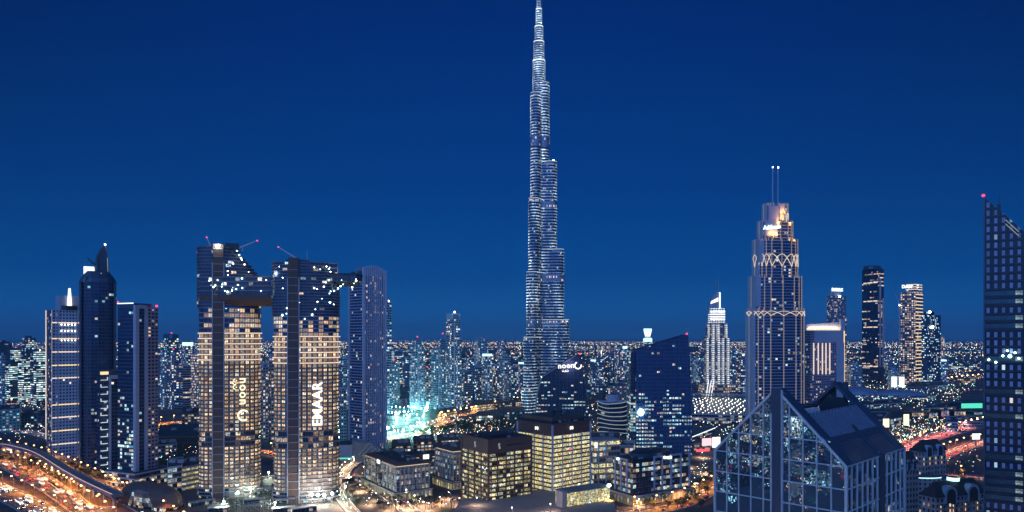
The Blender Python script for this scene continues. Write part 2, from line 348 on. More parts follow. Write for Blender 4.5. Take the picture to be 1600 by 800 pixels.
facade('arcade', wall=(.46, .40, .33), glass=(.10, .07, .04), p=1.1, cols=YEL, s=.75, ww=(.22, .78), wh=(.05, .70), detail=1.2, smin=.15, patch=.4, metal=0, grough=.5)
facade('boulevard_glass', wall=(.05, .07, .15), glass=(.03, .055, .13), p=.15, cols=MIXD, s=1.3, ww=(.1, .9), wh=(.2, .75), metal=.5, patch=.8, row=.15, detail=.5)
facade('downtown_white', wall=(.40, .38, .42), glass=(.08, .08, .10), p=2, cols=[(0, (1, .95, .82)), (1, (.92, 1, 1))], s=2.0, ww=(.18, .86), wh=(.25, .72), smin=.5, patch=.1)
facade('downtown_dim', wall=(.16, .18, .28), glass=(.05, .07, .13), p=.35, cols=MIXD, s=1.0, ww=(.1, .9), wh=(.2, .75))
facade('fin_tower', wall=(.30, .26, .36), glass=(.03, .04, .09), p=.22, cols=PINK, s=1.0, ww=(.2, .8), wh=(.25, .75), patch=.7)
facade('damac_warm', wall=(.20, .17, .19), glass=(.04, .05, .08), p=.72, cols=PINK, s=1.8, ww=(.15, .8), wh=(.2, .72), smin=.15, patch=.3, row=.0)
facade('damac_dim', wall=(.26, .29, .38), glass=(.03, .05, .10), p=.22, cols=PINK, s=1.2, ww=(.15, .85), wh=(.2, .75), patch=.8)
facade('dark_rows', wall=(.05, .06, .11), glass=(.03, .05, .11), p=.26, cols=PINK, s=1.3, ww=(.05, .95), wh=(.25, .8), row=.8, rowlen=14, metal=.5, patch=.9)
facade('res_a', wall=(.28, .36, .46), glass=(.03, .06, .12), p=.30, cols=COOL, s=2.2, ww=(.2, .8), wh=(.25, .75), patch=.6)
facade('res_b', wall=(.20, .25, .36), glass=(.03, .05, .10), p=.34, cols=MIXD, s=2.2, ww=(.15, .85), wh=(.25, .75), patch=.7)
facade('res_c', wall=(.12, .16, .26), glass=(.03, .06, .13), p=.30, cols=COOL, s=2.6, ww=(.12, .88), wh=(.25, .75), metal=.5, patch=.9, row=.2)
facade('off_band', wall=(.06, .09, .15), glass=(.03, .06, .12), p=.62, cols=COOL, s=2.2, ww=(.03, .97), wh=(.35, .8), row=.65, rowlen=6, metal=.5, patch=.6)
facade('res_pink', wall=(.34, .27, .30), glass=(.04, .04, .07), p=.4, cols=PINK, s=1.3, ww=(.2, .8), wh=(.25, .75), patch=.7)
facade('low_warm', wall=(.30, .25, .22), glass=(.05, .05, .06), p=.6, cols=WARM, s=1.3, ww=(.15, .85), wh=(.2, .75), patch=.6)
facade('low_blue', wall=(.18, .21, .28), glass=(.03, .05, .08), p=.4, cols=COOL, s=1.3, ww=(.15, .85), wh=(.25, .75), patch=.8)
facade('low_teal', wall=(.22, .42, .46), glass=(.04, .06, .08), p=.55, cols=COOL, s=1.2, ww=(.2, .8), wh=(.3, .7), patch=.4)
facade('villa', wall=(.30, .27, .29), glass=(.03, .035, .05), p=.10, cols=WARM, s=1.2, ww=(.32, .68), wh=(.2, .75))
facade('parking', wall=(.30, .28, .30), glass=(.12, .10, .07), p=1.6, cols=YEL, s=.6, ww=(.04, .96), wh=(.3, .85), detail=1.2, smin=.4, patch=.1, grough=.7, metal=0)
facade('podium_glass', wall=(.12, .12, .14), glass=(.04, .05, .07), p=.5, cols=MIXD, s=.9, ww=(.05, .95), wh=(.1, .85), detail=1.2, metal=.4, patch=.8)
for nm_, cc_ in (('shop_gold_front', [(0, (1, .62, .25)), (1, (1, .85, .5))]), ('shop_white_front', [(0, (1, .95, .85)), (1, (.8, 1, 1))]), ('shop_pink_front', [(0, (1, .5, .6)), (1, (1, .9, .9))]), ('shop_cyan_front', [(0, (.4, 1, .95)), (1, (.8, 1, 1))])):
    facade(nm_, wall=(.35, .32, .30), glass=(.1, .1, .1), p=1.5, cols=cc_, s=1.7, ww=(.08, .92), wh=(.1, .78), detail=2.0, smin=.1, patch=.3, metal=0, grough=.6, sub=2)
def burj_fin():
    m, t = _mat('burj_fin'); o = nd(t, 'ShaderNodeOutputMaterial'); b = nd(t, 'ShaderNodeBsdfPrincipled'); g = nd(t, 'ShaderNodeTexCoord'); uv = nd(t, 'ShaderNodeUVMap')
    mp = nd(t, 'ShaderNodeMapping', uv.outputs[0]); mp.inputs['Scale'].default_value = (.22, .07, 1)
    n = nd(t, 'ShaderNodeTexNoise', mp.outputs[0]); n.inputs['Scale'].default_value = 1; n.inputs['Detail'].default_value = 3
    mp2 = nd(t, 'ShaderNodeMapping', uv.outputs[0]); mp2.inputs['Scale'].default_value = (.9, 1.0, 1)
    n2 = nd(t, 'ShaderNodeTexNoise', mp2.outputs[0]); n2.inputs['Scale'].default_value = 1
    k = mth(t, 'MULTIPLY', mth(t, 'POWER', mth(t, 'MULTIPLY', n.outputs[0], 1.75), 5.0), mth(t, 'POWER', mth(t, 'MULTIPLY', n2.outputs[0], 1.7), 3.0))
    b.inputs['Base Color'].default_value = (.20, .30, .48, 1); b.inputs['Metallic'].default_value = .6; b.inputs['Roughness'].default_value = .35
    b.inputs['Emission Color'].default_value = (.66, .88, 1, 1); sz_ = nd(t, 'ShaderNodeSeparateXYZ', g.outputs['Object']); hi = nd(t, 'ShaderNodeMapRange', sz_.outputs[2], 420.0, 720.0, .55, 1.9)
    fl = nd(t, 'ShaderNodeMapRange', sz_.outputs[0], -9.0, -22.0, 1.0, 3.2)     # floodlighting painted into the fin emission, strongest on the left flank
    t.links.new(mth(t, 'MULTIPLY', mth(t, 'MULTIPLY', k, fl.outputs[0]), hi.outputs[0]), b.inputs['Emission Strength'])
    t.links.new(b.outputs[0], o.inputs[0])
burj_fin()
facade('burj_glass', wall=(.03, .06, .13), glass=(.03, .06, .15), p=.10, cols=MIXD, s=1.1, ww=(.15, .85), wh=(.3, .9), sub=2, metal=.45, patch=1.0, grough=.2)
facade('burj_band', wall=(.34, .36, .46), glass=(.24, .26, .36), p=.30, cols=PINK, s=1.6, ww=(.1, .9), wh=(.2, .8), metal=.4, row=.5)
def roof_units(t, x0, x1, y0, y1, z, n, seed):
    r = random.Random(seed)
    for i in range(n):
        m = MB(); x, y = r.uniform(x0, x1), r.uniform(y0, y1); a, b, h = r.uniform(1.2, 4.5), r.uniform(1.2, 3.5), r.uniform(.8, 2.4)
        m.box(x, x + a, y, y + b, z, z + h, 0, 1); m.build('roof_unit', [r.choice(['concrete', 'steel', 'dark_steel']), r.choice(['concrete', 'dark_roof'])], t)
# ------------------------------------------------------------------ ground
gb = MB(); NG = 96
rad = [0, 150, 400, 900, 1800, 4000, 9000, 20000, 60000]
gv = [(0, 0, 0)]
for r in rad[1:]: gv += [(r * math.cos(2 * math.pi * i / NG), r * math.sin(2 * math.pi * i / NG), 0) for i in range(NG)]
gf = [(0, 1 + i, 1 + (i + 1) % NG) for i in range(NG)]
for j in range(len(rad) - 2):
    for i in range(NG):
        a = 1 + j * NG; gf.append((a + i, a + NG + i, a + NG + (i + 1) % NG, a + (i + 1) % NG))
def ground_mat():
    m, t = _mat('ground'); o = nd(t, 'ShaderNodeOutputMaterial'); b = nd(t, 'ShaderNodeBsdfPrincipled'); g = nd(t, 'ShaderNodeTexCoord')
    n1 = nd(t, 'ShaderNodeTexNoise', g.outputs['Object']); n1.inputs['Scale'].default_value = .012; n1.inputs['Detail'].default_value = 8
    v = nd(t, 'ShaderNodeTexVoronoi', g.outputs['Object']); v.inputs['Scale'].default_value = .018
    c1 = ramp(t, n1.outputs[0], [(.3, (.045, .045, .05)), (.5, (.10, .09, .085)), (.62, (.16, .13, .11)), (.75, (.05, .055, .05))])
    c2 = mixc(t, .35, c1, v.outputs['Color'], 'MULTIPLY')
    t.links.new(c2, b.inputs['Base Color']); b.inputs['Roughness'].default_value = .85; t.links.new(b.outputs[0], o.inputs[0])
ground_mat()
me = bpy.data.meshes.new('ground'); me.from_pydata(gv, [], gf); me.materials.append(MATS['ground'])
go = bpy.data.objects.new('ground', me); sc.collection.objects.link(go); struct(go)

# ================================================================== the very tall tower
Yb = 1305; Sb = Yb / F
bur = thing('skyscraper', 'immensely tall stepped steel and glass skyscraper tapering to a spire above everything else', 'skyscraper', (PX(842, Yb), Yb, 0))
def capsule(ang, d, r, n=10):
    o = []
    c, s = math.cos(ang), math.sin(ang)
    L = [(-2, -r), (d, -r)] + [(d + r * math.cos(a), r * math.sin(a)) for a in [(-math.pi / 2 + math.pi * k / n) for k in range(1, n)]] + [(d, r), (-2, r)]
    return [(x * c - y * s, x * s + y * c) for x, y in L]
def tier(name, poly, zt, k):
    m = MB(); fh = 5.4; nf = int(zt / fh); z = m.floors(poly, 0 if k == 0 else .05 * k, nf, fh, 0, 1, sh=1.5, out=.8, bay=3.2, v0=k * 40, u0=k * 30, cap=2, whole=False)
    m.loft(poly, [(z, -.6), (z + 4.5, -.6)], [3], 3.2, 4, 2, v0=k * 7, whole=False)     # brighter plant floor under each terrace
    m.loft(poly, [(z + 4.5, .5), (z + 5.6, .5)], [4], cap=2, bottom=2, whole=False)
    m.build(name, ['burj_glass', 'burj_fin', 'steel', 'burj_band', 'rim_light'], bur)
    for pa, pb in ((326, 316), (441, 429), (232, 215), (511, 500)):
        if zz(pb) < zt - 4: m = MB(); m.loft(poly, [(zz(pa), .3), (zz(pa) + .01, 1.15), (zz(pb), 1.15), (zz(pb) + .01, .3)], [0, 1, 0], 2.4, 6, v0=k, whole=False); m.build('plant_band', ['steel', 'burj_band'], bur)
zz = lambda py: 140 + (527 - py) * Sb
glow('rim_light', (.8, .92, 1), .7)
k = 0
for L, py, r in ((45, 500, 10.5), (36, 393, 10), (23.5, 258, 9.5), (10, 133, 9)):
    tier('wing_tier', capsule(R(-5), L, r), zz(py), k); k += 1
for d, py, r in ((37, 607, 11), (31.5, 530, 10.6), (22, 428, 10.2), (16.6, 317, 9.7), (11, 152, 9.2)):
    tier('wing_tier', capsule(R(235), d, r), zz(py), k); k += 1
for d, py, r in ((40, 570, 9.8), (30, 480, 9.4), (20, 370, 9), (12, 210, 8.6)):
    tier('wing_tier', capsule(R(115), d, r), zz(py), k); k += 1
def cyl(name, r, z0, z1, fh=4.2):
    m = MB(); nf = int((z1 - z0) / fh); z = m.floors(ell(r, r, 16), z0, nf, fh, 0, 1, sh=1.3, out=.4, bay=3, v0=z0, cap=2)
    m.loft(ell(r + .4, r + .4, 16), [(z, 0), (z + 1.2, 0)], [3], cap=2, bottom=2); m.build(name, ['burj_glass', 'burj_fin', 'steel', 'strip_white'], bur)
cyl('core', 11.5, 0, zz(95)); cyl('core', 9.6, zz(95), zz(64)); cyl('core', 7.6, zz(64), zz(40)); cyl('spire_base', 5.3, zz(40), zz(14)); cyl('spire_base', 3.5, zz(14), zz(-12))
m = MB(); m.loft(ell(2.6, 2.6, 10), [(zz(-12), 0), (zz(-30), -.5), (zz(-30) + 1, -1.2), (833, -2.4)], [0, 0, 0], cap=0); m.build('spire', ['steel'], bur)
for px, py in ((829, 152), (870, 256)):
    m = MB(); m.ball(((px - 842) * Sb * .8, -9, zz(py) + 4), 1.4); m.build('roof_lamp', ['lamp_white'], bur)

glow('work_glow', (.7, 1, .95), 5)
# ================================================================== twin curved towers and their bridge
def arcs(poly, x): return poly
def sky_tower(label, pxc, Y, rx, ry, rz, zc, core_px, v):
    """zc: heights of the zone changes"""
    t = thing('tower', label, 'tower', (PX(pxc, Y), Y, 0), rz, 'twin curved towers joined by a high bridge')
    P = ell(rx, ry, 34, p=2.6); S = Y / F
    z1, z2, z3, z4, z5, z6, z7 = zc
    m = MB(); m.floors(offset(P, 1.2), 0, 3, z1 / 3, 0, 1, sh=.9, out=.8, bay=4); m.build('podium', ['podium_glass', 'concrete'], t)
    m = MB(); n = round((z2 - z1) / 3.35); z = m.floors(P, z1, n, (z2 - z1) / n, 0, 1, sh=.75, out=.9, bay=4.3, v0=v); m.build('apartment_floors', ['sv_resi', 'sv_slab'], t)
    m = MB(); n = 3; m.floors(offset(P, .3), z2, n, (z3 - z2) / n, 0, 1, sh=.9, out=.9, bay=4.3, v0=v + 30); m.build('glass_belt', ['sv_belt', 'sv_slab'], t)
    m = MB(); n = round((z4 - z3) / 3.35); m.floors(P, z3, n, (z4 - z3) / n, 0, 1, sh=.75, out=.9, bay=4.3, v0=v + 40); m.build('apartment_floors', ['sv_resi', 'sv_slab'], t)
    m = MB(); n = 6; m.floors(P, z4, n, (z5 - z4) / n, 0, 1, sh=.75, out=1.3, bay=4.3, v0=v + 70); m.build('lit_balconies', ['sv_resi', 'strip_warm'], t)
    m = MB(); n = 5; m.floors(offset(P, .2), z5, n, (z6 - z5) / n, 0, 1, sh=.5, out=.8, bay=4.3, v0=v + 80); m.build('upper_floors', ['sv_warm', 'lavender_cladding'], t)
    # unfinished crown: each floor gives way a little more on its right-hand side
    m = MB(); n = 18; h = (z7 - z6) / n
    for i in range(n):
        f = max(0, (i - 7) / (n - 7)) ** 1.5 * (.85 if v == 0 else .25); z = z6 + i * h
        Q = [(-rx - 1.8 + (x + rx) * (1 - f * .62) * 1.05, y * 1.04) for x, y in P]
        m.loft(Q, [(z, 0), (z + h - .5, 0), (z + h - .49, .5), (z + h, .5)], [0, 1, 1], 4.3, h, 1, v0=v + 90 + i, bottom=1, whole=False)
    m.build('crown_floors', ['sv_glass', 'sv_slab'], t)
    m = MB(); cx = (core_px - pxc) * S; yf = -ry - 2.6
    m.box(cx - 4.2, cx + 4.2, yf, 0, 0, z7 + (3 if v else 2), 0)
    m.build('lift_core', ['brown_cladding'], t)
    for sx_ in (-1, 1):
        m = MB(); m.box(cx + sx_ * 4.6 - .38, cx + sx_ * 4.6 + .38, yf - .6, yf + 1.5, 0, z7 - 14, 0); m.build('hoist_rail', ['lavender_cladding'], t)
    for i in range(int(z7 / 6.6)):
        m = MB(); m.box(cx - 3.95, cx + 3.95, yf - .35, yf + .05, i * 6.6 + 5.2, i * 6.6 + 5.8, 0); m.build('core_landing', ['concrete'], t)
    m = MB(); m.box(cx + 5 if v == 0 else cx - 7, cx + (16 if v == 0 else 12), -7, 6, z7 - 3, z7 + (4.5 if v == 0 else 2.5), 0, 1); m.build('plant_room', ['dark_steel', 'dark_roof'], t)
    if v:
        m = MB(); m.floors(rect(17, 12, 9, -8), z7 - 8, 2, 4.2, 0, 1, sh=1, out=.6, bay=3); m.build('roof_block', ['sv_warm', 'concrete'], t)
        m = MB(); m.beam((cx + 10, 0, z7), (cx + 10, 0, z7 + 12), .4, 0, 4, .15); m.build('mast', ['crane_paint'], t)
    rw_ = random.Random(30 + v)
    for i in range(34):
        z = rw_.uniform(z6 - 3, z7 - 2); x = rw_.uniform(-.92, .95); xr_ = 1 - (max(0, (z - z6) / (z7 - z6) - .35) * (1.1 if v == 0 else .3)); x = min(x, xr_ - .1)
        m = MB(); m.ball((x * rx, -ry * (1 - abs(x) ** 2.6) ** .385 - 1.2, z), rw_.uniform(.28, .7), 0, 6, 4); m.build('work_lamp', [rw_.choice(['lamp_cyan', 'lamp_white', 'work_glow'])], t)
    return t, cx, yf
S1 = 630 / F
tw1, c1x, c1y = sky_tower('left one of two warm lit curved towers, with a noon sign running down its front', 360, 630, 25.5, 16, REL(360, -4), (9, 45, 58, 116, 144, 166, 219), 345, 0)
S2 = 612 / F
tw2, c2x, c2y = sky_tower('right one of two warm lit curved towers, with five large glowing letters down its front', 479.5, 612, 27, 16, REL(479, -4), (10, 46, 61, 114, 141, 158, 204), 462, 3)
# glowing letters
def cring(parent, mat, loc, r, tube, a0, a1, face, rot=0, name='sign_logo'):
    m = MB(); n = 20; ps = [(r * math.cos(a0 + (a1 - a0) * i / n + rot), 0, r * math.sin(a0 + (a1 - a0) * i / n + rot)) for i in range(n + 1)]
    for a, b in zip(ps, ps[1:]): m.beam(a, b, tube, 0, 6)
    o = m.build(name, [mat], parent); o.location = loc; o.rotation_euler = (0, 0, face); return o
def arabic_noon(parent, mat, loc, s, face, rot):
    """two bowls with a dot above each and a hook between them"""
    m = MB()
    for x0, r in ((-1.15, .5), (1.15, .62)):
        ps = [(x0 + r * math.cos(a), 0, r * math.sin(a)) for a in [math.pi + math.pi * i / 8 for i in range(9)]]
        for a, b in zip(ps, ps[1:]): m.beam(a, b, .16, 0, 5)
        m.ball((x0, 0, .35), .2, 0, 6, 4)
    for a, b in zip([(0, 0, .25), (.3, 0, .1), (.15, 0, -.5), (-.25, 0, -.75)], [(.3, 0, .1), (.15, 0, -.5), (-.25, 0, -.75), (-.5, 0, -.7)]): m.beam(a, b, .15, 0, 5)
    o = m.build('sign_script', [mat], parent); o.scale = (s,) * 3
    o.matrix_basis = Matrix.Translation(loc) @ Matrix.Rotation(face, 4, 'Z') @ Matrix.Rotation(-rot, 4, 'Y') @ Matrix.Diagonal((s, s, s, 1)); return o
sx1 = (379 - 360) * S1; zs = lambda py: PZ(py, 612)
yy1 = -16.6
text('noon', 10.5, tw1, 'sign_cream', (sx1 + 1, yy1, PZ(612, 613)), R(-90), .5, .12, spacing=1.12)
cring(tw1, 'sign_cream', (sx1 + 1, yy1, PZ(650, 613)), 4.4, .75, R(75), R(345), 0, R(-35))
arabic_noon(tw1, 'sign_cream', ((369 - 360) * S1, yy1 - .8, PZ(600, 613)), 2.6, 0, R(-90))
sx2 = (496 - 479.5) * S2
text('EMAAR', 11.5, tw2, 'sign_white', (sx2 + 1, -17.2, PZ(632, 594)), R(90), .5, .16, spacing=1.02)
# bridge deck
br = thing('sky_bridge', 'dark unfinished bridge deck slung high between the two warm lit curved towers', 'bridge', (PX(479.5, 621), 621, 0), R(-4))
bx0 = (313 - 479.5) * .5645; bx1 = (566 - 479.5) * .5645
m = MB()
def hull(xa, xb, ya, yb, n=8):
    return [(xa + (ya and 0), -ya), (xb, -yb), (xb + 3, 0), (xb, yb), (xa, ya), (xa - 3, 0)]
m.loft(hull(bx0 + 4, 20, 16.5, 17), [(PZ(478, 621), -7), (PZ(470, 621), -.5), (PZ(462, 621), 0)], [0, 0], cap=0, bottom=0, whole=False)
m.build('deck_underside', ['brown_cladding'], br)
m = MB(); z0 = PZ(462, 621)
m.floors(hull(bx0 + 5, 22, 16.8, 17.2), z0, 4, (PZ(434, 621) - z0) / 4, 0, 1, sh=.9, out=.9, bay=4, whole=False, v0=200); m.build('deck_floors', ['sv_glass', 'sv_slab'], br)
rw_ = random.Random(77)
for i in range(46):
    m = MB(); m.ball((rw_.uniform(bx0 + 14, 20) if i < 34 else rw_.uniform(20, bx1), -17.9 if i < 34 else -13.2, rw_.uniform(PZ(458, 621), PZ(436, 621))), rw_.uniform(.25, .6), 0, 6, 4); m.build('work_lamp', [rw_.choice(['lamp_cyan', 'lamp_white', 'work_glow'])], br)
m = MB(); za, zb = PZ(447, 621), PZ(429, 621)
m.loft(hull(20, bx1 - 2, 14, 9), [(za, -4), (za + 3, 0), (zb - 1, .4), (zb, -1)], [0, 1, 0], 4, 3.4, 0, bottom=0, whole=False); m.build('cantilever', ['dark_steel', 'sv_glass'], br)
def crane(label, px, py, px2, py2, Y, z0):
    t = thing('crane', label, 'crane', (PX(px, Y), Y, z0)); m = MB(); zt = PZ(py, Y) - z0
    m.beam((0, 0, 0), (0, 0, zt), .7, 0); m.build('mast', ['crane_paint'], t)
    m = MB(); e = ((px2 - px) * Y / F, 0, PZ(py2, Y) - z0); s = Vector(e) - Vector((0, 0, zt))
    m.beam((0, 0, zt), e, .7, 0, r2=.5); m.beam((0, 0, zt), tuple(Vector((0, 0, zt)) - s * .25), .8, 0); m.build('jib', ['crane_paint'], t)
    m = MB(); m.ball(e, .6, 0); m.build('beacon', ['beacon_red'], t); return t
crane('short crane with steep jib beside the starry floodlight on the left curved tower', 330, 386, 323, 371, 630, 217)
crane('crane on the left curved tower with jib rising to the right', 379, 385, 402, 376, 630, 217)
crane('crane on the right curved tower with long jib rising to the left', 464, 404, 435, 386, 612, 200)
def floodlight(label, px, py, Y, z0, r, mat='flood', pw=0, col=(.9, 1, .92), group=None):
    t = thing('floodlight', label, 'floodlight', (PX(px, Y), Y, z0), 0, group); m = MB(); zt = PZ(py, Y) - z0
    m.beam((0, .8, 0), (0, .8, zt), .25, 0); m.build('post', ['steel'], t)
    m = MB(); m.ball((0, -.5, zt), r); m.build('lamp', [mat], t)
    if pw:
        l = bpy.data.lights.new('flood', 'POINT'); l.energy = pw; l.color = col; l.shadow_soft_size = r; o = bpy.data.objects.new('flood', l); sc.collection.objects.link(o); o.parent = t; o.location = (0, -2.5, zt)
    return t
floodlight('dazzling floodlight on the roof edge of the left curved tower', 342, 384, 611, 214, 1.4, pw=7000)
floodlight('dazzling floodlight on the bridge between the two curved towers', 432, 428, 598, 193, 1.2, pw=7000)
for i, (px, py) in enumerate(((487, 772), (497, 773), (507, 774), (519, 771))):
    floodlight('white floodlight in the row of four at the foot of the right curved tower', px, py, 588 + i, 0, 1.2, pw=14000, col=(1, 1, .85), group='floodlights at the foot of the right curved tower')

# ================================================================== pale blue residential tower with an arched top
Y = 865; S = Y / F
TH = REL(568, 34); X, a, b = corner(545, 568, 602, Y, TH)
t = thing('tower', 'tall blue apartment tower with arched top and fine fins right of the curved towers', 'tower', (X, Y, 0), TH)
zt = PZ(430, Y)
m = MB(); m.floors(rect(a, b), 0, round(zt / 3.6), zt / round(zt / 3.6), lambda i: 0 if i % 2 == 0 else 1, 2, sh=.7, out=.5, bay=3.4)
m.build('apartment_floors', ['blue_resi', 'blue_resi_side', 'lavender_cladding'], t)
nfin = 11
for i in range(nfin + 1):
    x = a * i / nfin; ztop = zt + 7 + 6 * math.sin(math.pi * (i / nfin * .8 + .15))
    m = MB(); w_ = .42 if 0 < i < nfin else 1.5; m.box(x - w_, x + w_, -1.1, .4, 0, ztop, 0); m.build('fin', ['pale_fin'], t)
q = [(0, zt)] + [(a * .999, zt)] + [(a * (1 - i / 10), zt + 6 + 6 * math.sin(math.pi * ((1 - i / 10) * .8 + .15))) for i in range(11)]
for y0 in (-.4, b * .5):
    m = MB(); m.outline(q, y0, y0 + .9); m.build('arched_parapet', ['lavender_cladding'], t)
m = MB(); m.box(-1.2, .4, b - 3.5, b, 0, zt + 3, 0); m.build('fin', ['lavender_cladding'], t)
m = MB(); m.box(2, a - 2, 2, b - 2, zt, zt + 6, 0); m.build('plant_room', ['blue_metal'], t)
m = MB(); m.box(a * .3, a * .45, 1, 1.6, zt + .5, zt + 1.6, 0); m.build('roof_lamp', ['strip_white'], t)

# ================================================================== three towers on the left
# cream grid tower with spire
Y = 798; S = Y / F; th = R(62)
TH = REL(82, 13); X, a, b = corner(72, 82, 127, Y, TH)
t = thing('tower', 'cream stone tower with small square windows, lit cornices and a short glowing spire', 'tower', (X, Y, 0), TH)
zt = PZ(484, Y); fh = zt / 46
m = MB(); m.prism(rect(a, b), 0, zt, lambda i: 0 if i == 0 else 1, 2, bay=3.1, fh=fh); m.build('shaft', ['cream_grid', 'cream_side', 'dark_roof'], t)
nn = 0
for py in (504, 529, 550, 571, 591, 633, 653, 674, 695):
    m = MB(); z = PZ(py, Y); m.box(-.7, a + .7, -.7, -.05, z - .55, z + .55, 0); m.build('lit_cornice', ['strip_gold' if nn % 2 else 'strip_warm'], t); nn += 1
m = MB(); m.box(-.6, .5, -.6, .6, 0, zt, 0); m.build('corner_strip', ['lavender_cladding'], t)
for y0 in (0, b - 1.2):
    m = MB(); m.box(-.6, -.05, y0 + .2, y0 + 1.0, PZ(690, Y), zt, 0); m.build('light_strip', ['strip_warm'], t)
m = MB(); m.box(a - 1.2, a + .6, -.8, .6, 0, zt, 0); m.build('corner_strip', ['lavender_cladding'], t)
for x0 in (a * .16, a * .84):
    m = MB(); m.box(x0, x0 + 1.1, -.75, -.1, 0, zt, 0); m.build('pilaster', ['lavender_cladding'], t)
m = MB(); x0, x1 = a * .28, a * .97; m.box(x0, x1, 3, b * .8, zt, PZ(461, Y), 0); m.build('penthouse', ['lavender_cladding'], t)
m = MB(); m.prism(ell(8, 3, 12, a * .6, 1.4), zt + .05, zt + 5, 0, 0); m.build('entrance_vault', ['dark_steel'], t)
m = MB(); xs = a * .6; m.loft(rect(4.6, 2.4, xs - 2.3, .5), [(zt + 2, 0), (zt + 14, -.45), (PZ(449, Y), -1.15)], [0, 0], cap=0); m.build('spire', ['spire_glow' if 'spire_glow' in MATS else 'screen_white'], t)
for i in range(5):
    for py in (507, 517):
        m = MB(); m.ball((a * (.30 + .12 * i), -.6, PZ(py, Y)), .5); m.build('wall_lamp', ['lamp_white'], t)
for i in range(5):
    for py in (532,):
        m = MB(); m.ball((a * (.30 + .12 * i), -.6, PZ(py, Y)), .4); m.build('wall_lamp', ['lamp_white'], t)
# dark tower with twin curved blades on top
Y = 750; S = Y / F
t = thing('tower', 'dark blue glass tower crowned by two curved blades like horns', 'tower', (PX(153, Y), Y, 0), REL(153, 4))
rx = 17.2; zt = PZ(442, Y)
P = ell(rx, 14, 20, p=2.6)
m = MB(); nf = round(zt / 3.7); m.floors(P, 0, nf, zt / nf, 0, 1, sh=.5, out=.25, bay=3.3); m.build('shaft', ['dark_glass', 'blue_metal'], t)
for x0 in (-16.4, -11, 7.5, 14.5):
    m = MB(); yq = -14.6 + abs(x0) * .25; m.box(x0 - .9, x0 + .9, yq - .5, yq + 5, 0, zt + (5 if abs(x0) < 12 else 0), 0); m.build('rib', ['blue_metal'], t)
m = MB(); m.loft(P, [(zt, .6), (zt + 4, -1), (zt + 9, -4.5), (zt + 12, -7)], [0, 0, 0], cap=0, whole=False); m.build('shoulder', ['blue_metal'], t)
def blade(pts, y, r0, r1, mat, nm):
    m = MB(); n = len(pts)
    for i, ((xa, pa), (xb, pb)) in enumerate(zip(pts, pts[1:])):
        ra = r0 + (r1 - r0) * i / (n - 1); rb = r0 + (r1 - r0) * (i + 1) / (n - 1)
        m.beam(((xa - 153) * S, y, PZ(pa, Y)), ((xb - 153) * S, y, PZ(pb, Y)), ra, 0, 6, rb)
    m.build(nm, [mat], t)
blade([(143, 441), (149, 431), (152, 420), (151, 408), (153, 398), (157, 390), (162, 384)], -4, 2.3, .7, 'blue_metal', 'blade')
blade([(168, 441), (162, 433), (157, 422), (152, 415), (145, 410), (139, 403)], 3, 2.3, .6, 'blue_metal', 'blade')
m = MB(); m.outline([((x_ - 153) * S, PZ(y_, Y)) for x_, y_ in ((151, 420), (160, 430), (166, 425), (165, 396), (162, 385), (157, 391), (153, 399), (151, 409))], -1.5, .5); m.build('crown_shell', ['blue_metal'], t)
blade([(166, 440), (168, 425), (167, 400), (163, 384)], 0, .7, .5, 'steel', 'blade')
m = MB(); m.outline([((134 - 153) * S, PZ(441, Y)), ((147 - 153) * S, PZ(438, Y)), ((149 - 153) * S, PZ(426, Y)), ((148 - 153) * S, PZ(417, Y)), ((134 - 153) * S, PZ(417, Y))], 1, 2); m.build('lit_screen', ['crown_lit' if 'crown_lit' in MATS else 'screen_white'], t)
m = MB(); m.outline([((160 - 153) * S, PZ(436, Y)), ((167 - 153) * S, PZ(436, Y)), ((166.5 - 153) * S, PZ(402, Y)), ((163 - 153) * S, PZ(402, Y))], 1, 2); m.build('lit_screen', ['sign_pale'], t)
m = MB(); m.outline([((153 - 153) * S, PZ(440, Y)), ((160 - 153) * S, PZ(440, Y)), ((156.5 - 153) * S, PZ(427, Y))], -9, -8.2); m.build('lit_screen', ['screen_white'], t)
m = MB(); m.ball(((162.5 - 153) * S, -3, PZ(382, Y)), .8); m.build('tip_lamp', ['lamp_white'], t)
# slim building in front of it with bright stair landings
Y = 715; S = Y / F
TH = REL(156, 12); X, a, b = corner(151, 156, 184, Y, TH)
t = thing('tower', 'slim mid-rise block with bright glass stair landings stacked down its front', 'tower', (X, Y, 0), TH); zt = PZ(579, Y)
m = MB(); m.floors(rect(a, b), 0, 28, zt / 28, 0, 1, sh=.5, out=.3, bay=3); m.build('shaft', ['dark_glass', 'blue_metal'], t)
for i in range(14):
    z = zt - 10 - i * 7.2; m = MB(); m.box(.6, a * .42, -2.2, .2, z, z + .5, 0); m.box(.6 if i % 2 else a * .42 - .4, 1.0 if i % 2 else a * .42, -2.2, .2, z + .52, z + 3.2, 0); m.build('stair_landing', ['stair_light'], t)
m = MB(); m.box(.3, a * .45, -2.3, .1, zt - 4.2, zt - 1.2, 0); m.build('sign_board', ['strip_gold'], t)
m = MB(); m.box(a * .5, a * .62, -1.5, .5, 0, zt - 5, 0); m.box(a * .62 + .02, a + .5, -1.5, .5, zt - 9, zt - 5.02, 0); m.build('white_frame', ['lavender_cladding'], t)
